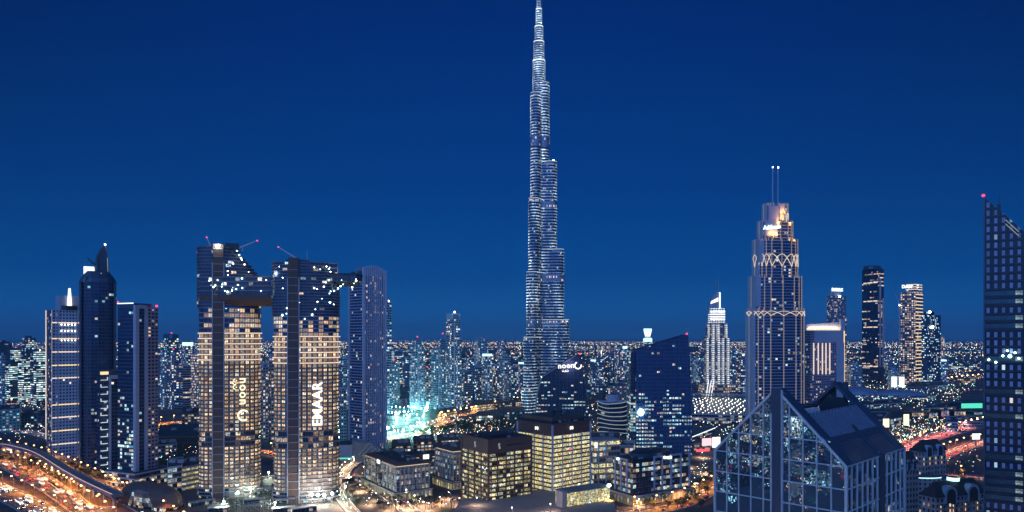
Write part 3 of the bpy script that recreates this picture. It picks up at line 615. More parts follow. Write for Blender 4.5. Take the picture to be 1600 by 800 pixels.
# dark glass tower with two pale vertical bands
Y = 661; S = Y / F
TH = REL(212, 38); X, a, b = corner(184, 212, 246, Y, TH)
t = thing('tower', 'dark glass tower with two pale stone bands up its corner and a red beacon', 'tower', (X, Y, 0), TH); zt = PZ(480, Y)
m = MB(); nf = 48; m.floors(rect(a, b), 0, nf, zt / nf, lambda i: 2 if i == 0 else 0, 1, sh=.55, out=.2, bay=3.2); m.build('shaft', ['dark_glass_busy', 'blue_metal', 'dark_glass'], t)
for x0, x1, y0, y1 in ((-.8, 3.0, -1.0, 2.4), (a * .38, a * .38 + 3.2, -1.4, .6)):
    m = MB(); m.loft(rect(x1 - x0, y1 - y0, x0, y0), [(0, 0), (PZ(690, Y), 0), (PZ(640, Y), .002), (zt + 2, 0)], [0, 0, 0], cap=0, whole=True); m.build('stone_band', ['lavender_cladding'], t)
m = MB(); m.box(a * .38 + 3.3, a + .3, -.7, .5, 0, zt + .5, 0); m.build('stone_flank', ['fin_tower'], t)
m = MB(); m.box(3.05, a * .38 - .05, -1.2, .6, zt - 1, zt + 2.4, 0); m.build('stone_lintel', ['lavender_cladding'], t)
m = MB(); m.box(-.4, .5, 1, b, zt, zt + 4, 0); m.build('screen_wall', ['blue_metal'], t)
m = MB(); m.box(-.6, -.1, 2.5, b, zt + 3.4, zt + 4.3, 0); m.build('light_strip', ['strip_white'], t)
m = MB(); m.box(3, a - 3, 4, b - 3, zt, zt + 4, 0); m.build('plant_room', ['blue_metal'], t)
for q, r in (((a - .5, .5, zt + 2), 1.1), ((0, b, zt + 5.5), .6)):
    m = MB(); m.ball(q, r, 0); m.beam((q[0], q[1], zt), q, .25, 1); m.build('beacon', ['beacon_red', 'steel'], t)
m = MB(); m.floors(rect(a + 16, b + 14, -8, -9), 0, 3, 4.6, 0, 1, sh=1.2, out=.7, bay=4, cap=2); m.build('podium', ['podium_glass', 'lavender_cladding', 'dark_roof'], t)
# ================================================================== slanted glass buildings in the centre
Y = 1000; S = Y / F; O = 878
t = thing('office_building', 'dark glass office with a slanted top and bowed left edge carrying a glowing noon sign', 'office building', (PX(O, Y), Y, 0))
pts = [((px - O) * S, PZ(py, Y)) for px, py in ((837, 681), (919, 681), (918, 640), (914, 600), (908, 556), (900, 555), (848, 588), (843, 600), (839, 620), (837, 645))]
pts = [(x, max(0, z)) for x, z in pts]
m = MB(); m.outline(pts, 0, 30, 0, 1, bay=4.2, fh=4.6); m.build('glass_block', ['noon_glass', 'dark_glass'], t)
for px in range(844, 918, 6):
    ztop = PZ(590 - (px - 846) * .62, Y) - 1.5 if px > 848 else PZ(600, Y); ztop = min(ztop, PZ(560, Y)) if px > 900 else ztop
    m = MB(); x = (px - O) * S; m.box(x - .3, x + .3, -.7, .05, 0, ztop, 0); m.build('fin', ['blue_metal'], t)
m = MB()
for (xa, za), (xb, zb) in zip(pts[-5:], pts[-4:]): m.beam((xa, -.3, za), (xb, -.3, zb), 1.1, 0, 4)
m.beam((pts[-1][0], -.3, pts[-1][1]), (pts[0][0], -.3, pts[0][1]), 1.1, 0, 4); m.build('edge_frame', ['steel'], t)
text('noon', 10.5, t, 'sign_white', ((884.5 - O) * S, -1.2, PZ(571.5, Y)), R(3), .4, .16, spacing=1.08)
cring(t, 'sign_white', ((903 - O) * S, -1.2, PZ(571, Y)), 4.6, .8, R(110), R(375), 0)
arabic_noon(t, 'sign_white', ((883 - O) * S, -1.2, PZ(579, Y)), 2.6, 0, R(2))
m = MB(); m.ball(((906 - O) * S, 1, PZ(553, Y)), 1.1); m.build('beacon', ['beacon_red'], t)
for px in range(846, 906, 9):
    m = MB(); m.ball(((px - O) * S, 2, PZ(590 - (px - 846) * .58, Y) + 1.0), .5); m.build('roof_lamp', ['lamp_white'], t)
l = bpy.data.lights.new('sign_glow', 'POINT'); l.energy = 9000; l.color = (.9, .7, 1); l.shadow_soft_size = 3; o = bpy.data.objects.new('sign_glow', l); sc.collection.objects.link(o); o.parent = t; o.location = ((890 - O) * S, -7, PZ(572, Y))
Y = 830; S = Y / F; O = 1036
t = thing('office_building', 'broad blue glass office block with a sharply slanted top and red beacon at its peak', 'office building', (PX(O, Y), Y, 0), 0)
pts = [((px - O) * S, max(0, PZ(py, Y))) for px, py in ((994, 713), (1081, 713), (1080, 600), (1078, 560), (1075, 523), (994, 547))]
m = MB(); m.outline(pts, 0, 34, 0, 1, bay=3.6, fh=4.4); m.build('glass_block', ['reflecting_glass', 'dark_glass_busy'], t)
for i in range(23):
    x = pts[0][0] + (pts[1][0] - pts[0][0]) * i / 22; zt = PZ(547, Y) + (PZ(523, Y) - PZ(547, Y)) * min(1, (x - pts[0][0]) / (pts[4][0] - pts[0][0]))
    if x > pts[4][0]: zt = PZ(560, Y)
    m = MB(); m.box(x - .22, x + .22, -.8, .05, 0, zt, 0); m.build('fin', ['blue_metal'], t)
m = MB(); m.ball(((1073.5 - O) * S, 1, PZ(521.5, Y)), 1.1); m.build('beacon', ['beacon_red'], t)
m = MB(); m.ball(((1001 - O) * S, -2.0, PZ(644, Y)), 3.6, sz=1.1); m.build('wall_lamp', ['lamp_cyan'], t)
m = MB(); m.box(pts[0][0] - 6, pts[0][0] - .1, 3, 30, 0, PZ(551, Y), 0); m.build('side_wing', ['dark_glass_busy'], t)

# ================================================================== brown and yellow lit office blocks
def office(label, xl, xc, xr, Y, th, ztop, zblank, nf, mat, spand, pil, fh, npr, npl, sh=1.5, sign=None, z0=0):
    X, a, b = corner(xl, xc, xr, Y, th); t = thing('office_building', label, 'office building', (X, Y, 0), th)
    h = (zblank - z0) / nf
    for i in range(nf):   # one window band per storey
        m = MB(); m.loft(rect(a, b), [(z0 + i * h, .0), (z0 + (i + 1) * h - sh, .0), (z0 + (i + 1) * h - sh + .002, .35), (z0 + (i + 1) * h - .002, .35)], [0, 1, 1], fh, h - sh, cap=1, v0=i * 3, u0=i * 41, bottom=1, whole=True)
        m.build('storey', [mat, spand], t)
    m = MB(); m.loft(rect(a, b), [(zblank, .1), (ztop, .1)], [0], cap=1); m.build('parapet', [spand, 'dark_roof'], t)
    for i in range(npr + 1):
        m = MB(); wd = .9 if i in (0, npr) else .45; x = a * i / npr; m.box(x - wd, x + wd, -.75, .2, 0, ztop - (.0 if i in (0, npr) else ztop - zblank), 0); m.build('pilaster', [pil], t)
    for i in range(1, npl + 1):
        m = MB(); wd = .9 if i == npl else .45; y = b * i / npl; m.box(-.75, .2, y - wd, y + wd, 0, ztop - (.0 if i == npl else ztop - zblank), 0); m.build('pilaster', [pil], t)
    return t, a, b
t, a, b = office('dark brown office block with patchy yellow lit windows and blank top band', 722, 763, 830, 570, R(36), 55.5, 46.5, 13, 'office_brown', 'brown_cladding', 'brown_cladding', 3.6, 5, 4, 1.35)
m = MB(); m.loft(rect(a, b), [(55.52, .6), (57, .6), (57, -1.5), (56.2, -1.5)], [0, 0, 0], cap=1, bottom=0); m.build('roof_rim', ['brown_cladding', 'dark_roof'], t)
m = MB(); m.box(a * .25, a * .75, b * .3, b * .8, 56.3, 58.6, 0); m.build('plant_room', ['dark_roof'], t)
roof_units(t, 3, a - 6, 3, b - 6, 56.25, 16, 1)
def emblem(x, y, z, face, par):
    m = MB()
    for s in (1, -1):
        ps = [(s * 1.0 * math.cos(q), 0, 1.3 * s + .9 * math.sin(q)) for q in [R(20 + s * 90 * 0 + 40 * i) for i in range(8)]]
        for p, q in zip(ps, ps[1:]): m.beam(p, q, .38, 0, 4)
    m.beam((-1, 0, 2.2), (1, 0, -2.2), .3, 0, 4)
    o = m.build('wall_emblem', ['sign_pale'], par); o.location = (x, y, z); o.rotation_euler = (0, 0, face); o.scale = (.8, 1, .95); return o
emblem(a * .24, -.6, 51, 0, t); emblem(-.6, b * .47, 51.2, R(-90), t)
text('Standard Chartered', 2.5, t, 'blue_metal', (a * .62, -.5, 51), 0, .12, .02)
t, a, b = office('tall office block glowing yellow on every floor, right of the dark brown block', 809, 863, 922, 604, R(42), 64.5, 56, 15, 'office_yellow', 'brown_cladding', 'lavender_cladding', 3.4, 4, 4, 1.2)
m = MB(); m.loft(rect(a - 6, b - 6, 4, 4), [(64.6, 1), (67, 1), (67.1, 0), (70.5, -.5)], [0, 0, 1], cap=2, bottom=0); m.build('plant_storey', ['dark_steel', 'brown_cladding', 'dark_roof'], t)
m = MB(); m.loft(rect(a, b), [(64.52, .5), (65.6, .5)], [0], cap=1, bottom=0); m.build('roof_rim', ['brown_cladding', 'dark_roof'], t)
roof_units(t, 7, a - 10, 7, b - 10, 70.55, 9, 2); roof_units(t, .8, a - 5, .8, 2.4, 65.65, 6, 3)
def logo_m(x, y, z, face, par):
    m = MB()
    for q in (-1, 1): m.beam((q * 1.3, 0, -1.3), (q * 1.3, 0, 1.1), .5, 0, 4); m.beam((q * 1.2, 0, 1.2), (0, 0, -.2), .42, 0, 4)
    o = m.build('wall_sign', ['sign_white'], par); o.location = (x, y, z); o.rotation_euler = (0, 0, face)
logo_m(a * .48, -.9, 60.4, 0, t); logo_m(-.9, b * .42, 60.4, R(-90), t)
m = MB(); m.ball((a * .44, -.6, 42), 1.1, sz=.9); m.build('window_lamp', ['sign_red'], t)
# stone fronted low offices
def stone_office(label, xl, xc, xr, Y, th, zt, pod, nf, npr, npl, roof=True):
    X, a, b = corner(xl, xc, xr, Y, th); t = thing('office_building', label, 'office building', (X, Y, 0), th)
    m = MB(); m.loft(rect(a + 5, b + 5, -3, -3), [(0, 0), (pod - .8, 0), (pod - .79, .5), (pod, .5)], [0, 1, 1], 4.2, pod, cap=2, whole=True); m.build('arcade', ['arcade', 'pale_stone', 'dark_roof'], t)
    h = (zt - pod) / nf
    for i in range(nf):
        m = MB(); m.loft(rect(a, b), [(pod + i * h + .004, 0), (pod + (i + 1) * h - .9, 0), (pod + (i + 1) * h - .898, .15), (pod + (i + 1) * h - .002, .15)], [0, 1, 1], 3.6, h - .9, cap=1, v0=i * 2, u0=i * 31, bottom=1, whole=True); m.build('storey', ['office_stone', 'dark_steel'], t)
    for i in range(npr + 1):
        m = MB(); x = a * i / npr; m.box(x - .45, x + .45, -.8, .2, pod, zt, 0); m.build('column', ['pale_stone'], t)
    for i in range(1, npl + 1):
        m = MB(); y = b * i / npl; m.box(-.8, .2, y - .45, y + .45, pod, zt, 0); m.build('column', ['pale_stone'], t)
    m = MB(); m.loft(rect(a, b), [(zt, 1.0), (zt + 1.2, 1.4)], [0], cap=0, bottom=0); m.build('cornice', ['pale_stone'], t)
    m = MB(); m.loft(rect(a, b), [(zt + 1.22, -.2), (zt + 1.75, -.2)], [0], cap=0); m.build('cornice_light', ['strip_gold'], t)
    m = MB(); m.loft(rect(a, b), [(zt + 1.76, .5), (zt + 2.3, .5), (zt + 4.2, -5), (zt + 4.2, -6)], [0, 0, 0], cap=1, bottom=0); m.build('roof', ['tile_roof', 'dark_roof'], t)
    roof_units(t, 6, a - 10, 6, b - 10, zt + 4.25, 8, int(xc))
    return t, a, b
t, a, b = stone_office('stone office with tall columns and golden lit cornice, left of the dark brown block', 570, 619, 670, 606, R(33), 27, 7, 4, 8, 8)
m = MB(); m.box(-1.2, -.3, b * .42, b * .6, 5, 30, 0); m.build('stair_tower', ['podium_glass'], t)
m = MB(); m.box(-1.7, -1.2, b * .46, b * .54, 26, 29.5, 0); m.build('wall_sign', ['screen_white'], t)
stone_office('narrow stone office with slim columns and gold cornice beside the dark brown block', 681, 708, 735, 648, R(36), 33, 8, 5, 6, 7)
t, a, b = stone_office('low tiled office range behind the stone office, with white square sign', 618, 632, 742, 715, R(26), 15, 4, 3, 12, 6)
m = MB(); m.box(a * .2, a * .38, -1.4, 1, 12, 20.5, 0); m.build('sign_tower', ['brown_cladding'], t)
m = MB(); m.box(a * .25, a * .33, -1.9, -1.45, 15, 19.5, 0); m.build('wall_sign', ['screen_white'], t)
# framed office on the right, with arcade podium
Y = 590; X, a, b = corner(958, 989, 1076, Y, R(31))
t = thing('office_building', 'framed mid-rise office with white columns, dark round roof and arcaded podium', 'office building', (X, Y, 0), R(31))
m = MB(); m.loft(rect(a + 7, b + 16, -5, -6), [(0, 0), (7.5, 0), (7.51, .5), (8.6, .5)], [0, 1, 1], 4.4, 8.4, cap=2, whole=True); m.build('arcade', ['arcade', 'pale_stone', 'dark_roof'], t)
nf = 6; h = (35.5 - 8.6) / nf
for i in range(nf):
    m = MB(); m.loft(rect(a, b), [(8.62 + i * h, 0), (8.62 + (i + 1) * h - 1.5, 0), (8.62 + (i + 1) * h - 1.49, .3), (8.6 + (i + 1) * h, .3)], [0, 1, 1], 3.4, h - 1.5, cap=1, v0=i * 2, u0=i * 57, bottom=1, whole=True); m.build('storey', ['office_mixed', 'dark_steel'], t)
for fx in (.36, .50, .66, .84, 1.0):
    m = MB(); x = a * fx; m.box(x - .6, x + .6, -1.5, .2, 8.6, 38.5, 0); m.build('column', ['lavender_cladding'], t)
for fx0, fx1 in ((.36, .50), (.66, .84)):
    m = MB(); m.box(a * fx0 + .62, a * fx1 - .62, -1.45, .1, 36.9, 38.4, 0); m.build('lintel', ['lavender_cladding'], t)
    for i in range(7):
        m = MB(); m.box(a * fx0 + .62, a * fx0 + 3.2, -1.35, .1, 10.5 + i * 3.7, 11.6 + i * 3.7, 0); m.build('ladder_rung', ['lavender_cladding'], t)
for fy in (.25, .55, .85):
    m = MB(); y = b * fy; m.box(-1.5, .2, y - .6, y + .6, 8.6, 37, 0); m.build('column', ['lavender_cladding'], t)
m = MB(); m.box(-1.4, .1, b * .25 + .62, b * .85 - .62, 35.7, 36.9, 0); m.build('lintel', ['lavender_cladding'], t)
m = MB(); m.loft(rect(a, b), [(35.7, -.3), (36.8, -.3)], [0], cap=1, bottom=0); m.loft(ell(a * .33, b * .42, 24, a * .48, b * .55), [(36.82, 0), (40, 0), (41.5, -3)], [2, 0], cap=1); m.build('roof', ['dark_steel', 'dark_roof', 'blue_metal'], t)
roof_units(t, 2, a - 5, 2, b - 5, 36.85, 8, 5); roof_units(t, a * .3, a * .6, b * .3, b * .6, 41.55, 6, 6); roof_units(t, 1, a - 1, -4.4, -2.6, 8.65, 8, 7)
m = MB(); m.ball((a * .53, -2.0, 36.6), 1.5, sz=.9); m.build('wall_sign', ['sign_cyan'], t)
text('ess', 4.2, t, 'sign_cyan', (a * .61, -1.9, 36.4), 0, .5, .25)
text('ss', 3.4, t, 'sign_cyan', (-2.0, b * .66, 36), 0, .5, .3, face=R(-90))
Y = 668; X, a, b = corner(915, 928, 968, Y, R(20))
t = thing('office_building', 'half hidden office with golden lower floors between the yellow block and the framed office', 'office building', (X, Y, 0), R(20))
nf = 8; h = 5.3
for i in range(nf):
    m = MB(); m.loft(rect(a, b), [(i * h, 0), ((i + 1) * h - 1.7, 0), ((i + 1) * h - 1.69, .3), ((i + 1) * h - .01, .3)], [0, 1, 1], 3.2, h - 1.7, cap=1, v0=i * 2, u0=i * 23, bottom=1, whole=True); m.build('storey', ['office_yellow' if i in (2, 3, 7) else 'office_mixed', 'concrete'], t)
m = MB(); m.box(a * .15, a * .15 + .8, -1.2, .1, 0, 42, 0); m.box(a * .45, a * .45 + .8, -1.2, .1, 0, 42, 0); m.build('column', ['lavender_cladding'], t)
m = MB(); m.box(a * .02, a * .12, -.9, -.4, 35, 40, 0); m.build('wall_sign', ['screen_white'], t)
# podium roof with a lit pavilion at the bottom edge
t = thing('podium_building', 'flat podium roof below the yellow block with a small brightly lit pavilion', 'building', (0, 0, 0))
q = [G(700, 812, 8), G(830, 812, 8), G(965, 812, 8), G(958, 772, 8), G(925, 755, 8), G(840, 765, 8), G(720, 780, 8)]
m = MB(); m.prism(q, 0, 7.9, 0, 1, bay=4, fh=4); m.build('podium', ['concrete', 'paving'], t)
X, a, b = corner(868, 886, 953, 548, R(33))
t2 = thing('pavilion', 'small pavilion with glowing yellow glass wall and bright cyan lamp at the bottom edge', 'building', (X, 548, 7.92), R(33))
m = MB(); m.loft(rect(a, b), [(0, 0), (10.5, 0)], [0], 3.2, 3.6, cap=1, whole=True); m.build('glass_wall', ['office_yellow', 'dark_roof'], t2)
m = MB(); m.loft(rect(a, b), [(10.52, .5), (11.4, .5)], [0], cap=1, bottom=0); m.build('roof_rim', ['concrete', 'paving'], t2)
m = MB(); m.box(-5, -.6, -.5, b * .5, 0, 12.5, 0); m.build('stair_box', ['concrete'], t2)
m = MB(); m.ball((a * .96, -1, 12.2), 1.6, sz=.8); m.build('roof_lamp', ['lamp_cyan'], t2)

# ================================================================== gabled glass building in the foreground
X, Y = PX(1322, 250), 250; th = math.atan2(43, 44.7)
a, b = 62.0, 51.5
t = thing('glass_building', 'gabled glass building with grey grid frames and an open roof in the foreground', 'building', (X, Y, 0), th)
ze, zr = 93.9, 120.0
gm, gt = _mat('gable_glass'); gm.cycles.emission_sampling = 'NONE'
o_ = nd(gt, 'ShaderNodeOutputMaterial'); b_ = nd(gt, 'ShaderNodeBsdfPrincipled'); g_ = nd(gt, 'ShaderNodeTexCoord')
n_ = nd(gt, 'ShaderNodeTexNoise', g_.outputs['Object']); n_.inputs['Scale'].default_value = .22; n_.inputs['Detail'].default_value = 2
bp = nd(gt, 'ShaderNodeBump'); bp.inputs['Strength'].default_value = .22; bp.inputs['Distance'].default_value = .25; gt.links.new(n_.outputs[0], bp.inputs['Height'])
b_.inputs['Base Color'].default_value = (.38, .50, .66, 1); b_.inputs['Metallic'].default_value = .9; b_.inputs['Roughness'].default_value = .03; gt.links.new(bp.outputs[0], b_.inputs['Normal']); gt.links.new(b_.outputs[0], o_.inputs[0])
facade('gable_inside', wall=(.01, .012, .02), glass=(.02, .03, .06), p=.14, cols=MIXD, s=.8, ww=(.02, .98), wh=(.05, .95), detail=2.2, metal=.7, grough=.05, patch=1.1, sub=2)
# gable face lies in local x=0 plane (left face): y from 0 (near corner) to b
NC, NR = 10, 12; rowh = 8.2
def roofz(y): return zr - abs(y - b / 2) * (zr - ze) / (b / 2)
rg = random.Random(3)
gl = MB(); gi = MB()
for i in range(NC):
    y0, y1 = b * i / NC, b * (i + 1) / NC
    for j in range(-1, 16):
        z0 = ze - (11 - j) * rowh; z1 = z0 + rowh
        pts = []
        if z1 <= 0: continue
        z0 = max(z0, 0)
        ta, tb = roofz(y0), roofz(y1)
        if z0 >= max(ta, tb): continue
        if z1 <= min(ta, tb): pts = [(y0, z0), (y0, z1), (y1, z1), (y1, z0)]
        else:
            pts = [(y0, z0)]
            if ta > z0: pts.append((y0, min(z1, ta)))
            if ta > z1 or tb > z1:
                # crossing at z1
                yc = y0 + (y1 - y0) * (z1 - ta) / (tb - ta); pts.append((yc, z1))
                if tb > z1: pts.append((y1, z1))
            if tb > z0 and not tb > z1: pts.append((y1, tb))
            if tb > z0: pts.append((y1, z0))
            else: pts.append((y0 + (y1 - y0) * (z0 - ta) / (tb - ta), z0))
            pts = [q for k_, q in enumerate(pts) if k_ == 0 or math.dist(q, pts[k_ - 1]) > .02]
            if math.dist(pts[0], pts[-1]) < .02: pts.pop()
            if len(pts) < 3: continue
        tx, tz = rg.gauss(0, .010), rg.gauss(0, .010); ym, zm = (y0 + y1) / 2, z0 + rowh / 2
        gl.face([(.05 + (y - ym) * tx + (z - zm) * tz, y, z) for y, z in reversed(pts)], 1 if rg.random() < .0 else 0, [(y / 5.15 + .003, (z - ze) / rowh + 40) for y, z in reversed(pts)])
gl.build('gable_glazing', ['gable_glass', 'gable_inside'], t)
m = MB()
for i in range(1, NC):
    y = b * i / NC
    if i == 5: continue
    m.box(-.35, .1, y - .16, y + .16, 0, roofz(y) - .4, 0)
for j in range(0, 16):
    z = ze - (11 - j) * rowh
    if z < 2: continue
    if z <= ze: y0, y1 = .1, b - .1
    else:
        d = (z - ze) / (zr - ze) * b / 2; y0, y1 = d + .3, b - d - .3
    if y1 - y0 > 1: m.box(-.30, .08, y0, y1, z - .17, z + .17, 0)
m.build('gable_grid', ['mullion'], t)
m = MB(); m.box(-1.4, .2, b / 2 - 2.0, b / 2 + 1.4, 0, zr + .5, 0); m.build('centre_pier', ['blue_metal'], t)
m = MB(); m.box(-1.9, -1.42, b / 2 + 1.0, b / 2 + 1.5, 0, zr - 9, 0); m.box(-.6, .1, b / 2 - 2.6, b / 2 - 2.05, 0, zr, 0); m.build('pier_edge', ['mullion'], t)
for s0 in (0, 1):
    pe = (0, -.2 if s0 == 0 else b + .2)
    m = MB(); m.beam((-.2, pe[1], ze), (-.2, b / 2, zr + .3), .55, 0, 4); m.build('gable_edge', ['mullion'], t)
    m = MB(); m.box(-.5, .4, pe[1] - .4 if s0 == 0 else b - .2, .4 if s0 == 0 else b + .5, 0, ze + .3, 0); m.build('corner_frame', ['mullion'], t)
# right-hand wall: local y=0 plane, x from 0 to a
rw = MB()
for i in range(12):
    for j in range(12):
        z0 = ze - (12 - j) * rowh; z1 = z0 + rowh
        if z1 < 0: continue
        z0 = max(0, z0); x0, x1 = a * i / 12, a * (i + 1) / 12; tx = rg.gauss(0, .008); tz = rg.gauss(0, .008); xm, zm = (x0 + x1) / 2, (z0 + z1) / 2
        rw.face([(x, .05 + (x - xm) * tx + (z - zm) * tz, z) for x, z in ((x0, z0), (x1, z0), (x1, z1), (x0, z1))], 0, [(x / 5.15 + .003 + 60, (z - ze) / rowh + 40.003) for x, z in ((x0, z0), (x1, z0), (x1, z1), (x0, z1))])
rw.build('side_glazing', ['gable_glass', 'gable_inside'], t)
m = MB()
for i in range(1, 12): m.box(a * i / 12 - .13, a * i / 12 + .13, -.3, .1, 0, ze - .2, 0)
for j in range(13):
    z = ze - j * rowh
    if z > 1: m.box(.5, a, -.26, .08, z - .2, z + .2, 0)
m.build('side_grid', ['mullion'], t)
m = MB(); m.box(a * .52, a * .52 + 4.2, -1.0, .1, 0, ze + .6, 0); m.build('side_pier', ['blue_metal'], t)
m = MB(); m.box(a - .4, a + .4, -.4, .4, 0, ze, 0); m.build('corner_frame', ['mullion'], t)
# back walls
m = MB(); m.face([(a, 0, 0), (a, b, 0), (a, b, ze), (a, 0, ze)], 0); m.face([(a, b, 0), (0, b, 0), (0, b, ze), (a, b, ze)], 0); m.build('rear_wall', ['blue_metal'], t)
# roof: gable bands front and rear, glass eaves, louvred slope and an open terrace between them
def slope(x0, x1, y0, y1, dz, mi, mb, thick=.5, flip=False):
    f = (lambda y: b - y) if flip else (lambda y: y)
    P_ = [(x0, f(y0), roofz(y0) + dz), (x1, f(y0), roofz(y0) + dz), (x1, f(y1), roofz(y1) + dz), (x0, f(y1), roofz(y1) + dz)]
    D_ = [(x, y, z - thick) for x, y, z in P_]
    k_ = len(mb.v); mb.v += P_ + D_
    for q in ((0, 1, 2, 3), (7, 6, 5, 4), (0, 4, 5, 1), (1, 5, 6, 2), (2, 6, 7, 3), (3, 7, 4, 0)): mb._f(tuple(k_ + i for i in q), mi)
for flip in (False, True):
    for x0, x1 in ((0.5, 7.5), (a - 7, a)):
        m = MB(); slope(x0, x1, 0, b / 2 - .05, .45, 0, m, 1.6, flip); m.build('gable_band', ['blue_metal'], t)
    m = MB(); slope(7.6, a - 7.1, 0, b * .13, .0, 0, m, .4, flip); m.build('eave_glazing', ['eave_glass'], t)
    m = MB()
    for i in range(15): x = 7.6 + (a - 14.8) * i / 14; slope(x, x + .25, 0, b * .13, .18, 0, m, .18, flip)
    m.build('eave_bars', ['blue_metal'], t)
    m = MB(); slope(7.6, a - 7.1, b * .13, b * .165, .35, 0, m, .9, flip); m.build('gutter_beam', ['blue_metal'], t)
    m = MB(); slope(7.6, a - 7.1, b * .165, b * .315, -.5, 0, m, .4, flip); m.build('louvre_slope', ['blue_metal'], t)
    m = MB()
    for i in range(15): x = 7.9 + (a - 16.6) * i / 14; slope(x, x + 1.7, b * .165, b * .325, .45, 0, m, .94, flip)
    m.build('louvre_ribs', ['louvre'], t)
m = MB(); m.box(7.6, a - 7.1, b * .30, b * .70, ze + 4, ze + 4.5, 0); m.build('terrace_floor', ['dark_roof'], t)
m = MB(); m.box(9, 30, b * .42, b * .47, ze + 4.55, ze + 17.5, 0); m.build('terrace_wall', ['white_paint'], t)
m = MB(); m.outline([(b * .14, ze + 1), (b * .86, ze + 1), (b * .56, zr - 6), (b * .44, zr - 6)], 0, .4); o = m.build('inner_wall', ['dark_steel'], t); o.rotation_euler = (0, 0, R(90)); o.location = (a - 6.5, 0, 0)
for y in (b / 2 - 3.2, b / 2 + 2.0):
    m = MB(); m.box(a - 2, a + .3, y, y + 1.5, ze, zr + .4, 0); m.build('rear_post', ['blue_metal'], t)
m = MB(); slope(a * .54, a * .54 + 1.6, .3, b * .2, .9, 0, m, 1.2); m.build('roof_hatch', ['blue_metal'], t)
m = MB(); m.beam((8, b * .5 - 3, zr - 6), (18, b * .5 - 9, zr - 6), .4, 0, 4); m.build('davit_arm', ['dark_steel'], t)

# ================================================================== dark tower at the right edge
Y = 380; S = Y / F; O = 1538; RT = R(-35)
def lx(p): k = (p - 800) / F; return (k * Y - PX(O, Y)) / (math.cos(RT) - k * math.sin(RT))
def lz(p, py): return CAMH - (py - HZ) * (Y + lx(p) * math.sin(RT)) / F
t = thing('tower', 'dark tower at the right edge with rows of pale windows and a sloping top', 'tower', (PX(O, Y), Y, 0), RT)
WX = lx(1600) + 16
pts = [(0, 0), (WX, 0), (WX, lz(1600, 362) - 12), (lx(1598), lz(1598, 360)), (lx(1564), lz(1564, 330)), (0, lz(1538, 309))]
m = MB(); m.outline(pts, 0, 30, 0, 1, bay=3.4, fh=4.36); m.build('shaft', ['right_tower', 'dark_glass'], t)
for py in (462, 475, 500, 513, 562, 613, 660, 712, 740, 755, 768, 785):  # lowest lit rows are added in place of reflections in the glass
    m = MB(); z = round(PZ(py, Y) / 4.36) * 4.36; m.box(.3, WX, -.25, .1, z + .5, z + 3.4, 0, bay=3.2, fh=2.9) if z < lz(1598, 372) else None; m.build('lit_storey', ['right_tower_row'], t)
for i in range(0, 48):
    z = i * 4.36
    if z > PZ(312, Y): break
    m = MB(); m.box(-.1, min(WX, lx(1598) if z < lz(1598, 360) else lx(1564) * .9 if z < lz(1564, 330) else 2.0), -.4, .05, z - .3, z + .3, 0); m.build('spandrel', ['dark_steel'], t)
m = MB(); m.box(-.4, .25, -.6, .4, 0, PZ(309, Y) + .5, 0); m.build('corner_fin', ['blue_metal'], t)
m = MB(); q_ = lx(1561); m.beam((q_, 3, lz(1561, 331)), (q_, 3, lz(1561, 303)), .3, 0); m.box(q_ - .8, q_ + .8, 2, 4, lz(1561, 334), lz(1561, 318), 0); m.build('roof_mast', ['dark_steel'], t)
for d in (0, 2.2):
    m = MB(); m.beam((lx(1571), -.5, lz(1571, 339) - 1.5 - d), (lx(1592), -.5, lz(1592, 358) - 1.5 - d), .22, 0, 4); m.build('light_strip', ['sign_pale'], t)
m = MB(); m.ball((-.4, -.4, PZ(305.5, Y)), .75); m.build('beacon', ['beacon_red'], t)
m = MB(); m.ball((lx(1578), -.8, PZ(556, Y)), .8); m.build('window_lamp', ['lamp_cyan'], t)
for p_, py in ((1556, 566), (1586, 551), (1567, 556), (1545, 562), (1592, 560), (1574, 548)):
    m = MB(); m.ball((lx(p_), -.8, lz(p_, py)), .5); m.build('window_lamp', ['lamp_cyan'], t)

# ================================================================== right skyline
# stepped tower with two antennas
Y = 1100; O = 1211; S = 1.0
t = thing('tower', 'tall stepped tower with vertical fins, golden lattice bands and two thin antennas', 'tower', (PX(O, Y), Y, 0), R(10))
tiers = [(43, 24, 0, 485, 0), (39.5, 22, 485, 435, 1), (33.5, 19, 435, 378, 2), (26, 15.5, 378, 349, 3), (18.5, 12, 349, 322, 4)]
for rx, ry, pb, ptp, k in tiers:
    z0 = 0 if pb == 0 else PZ(pb, Y); z1 = PZ(ptp, Y); P = ell(rx, ry, 20, p=3.2)
    m = MB(); nf = max(2, round((z1 - z0) / 4.6)); m.floors(P, z0 + .01 * k, nf, (z1 - z0) / nf, 0, 1, sh=.9, out=.45, bay=4.2, v0=k * 60, cap=2); m.build('tier', ['boulevard_glass', 'lavender_cladding', 'dark_roof'], t)
    for i in range(20):
        ang = 2 * math.pi * i / 20
        if math.sin(ang) > .3: continue
        x, y = P[i]; d = Vector((x, y)).normalized()
        m = MB(); m.beam((x + d.x * .6, y + d.y * .6, z0), (x + d.x * .6, y + d.y * .6, z1 + 3), .75, 0, 4); m.build('fin', ['fin_flood_glow'], t)  # floodlight falling on the fins is put into their own glow
    m = MB(); m.box(-rx - .8, -rx + 8, -ry * .55, ry * .5, z0, z1 + 2.5, 0); m.build('stone_flank', ['lavender_cladding'], t)
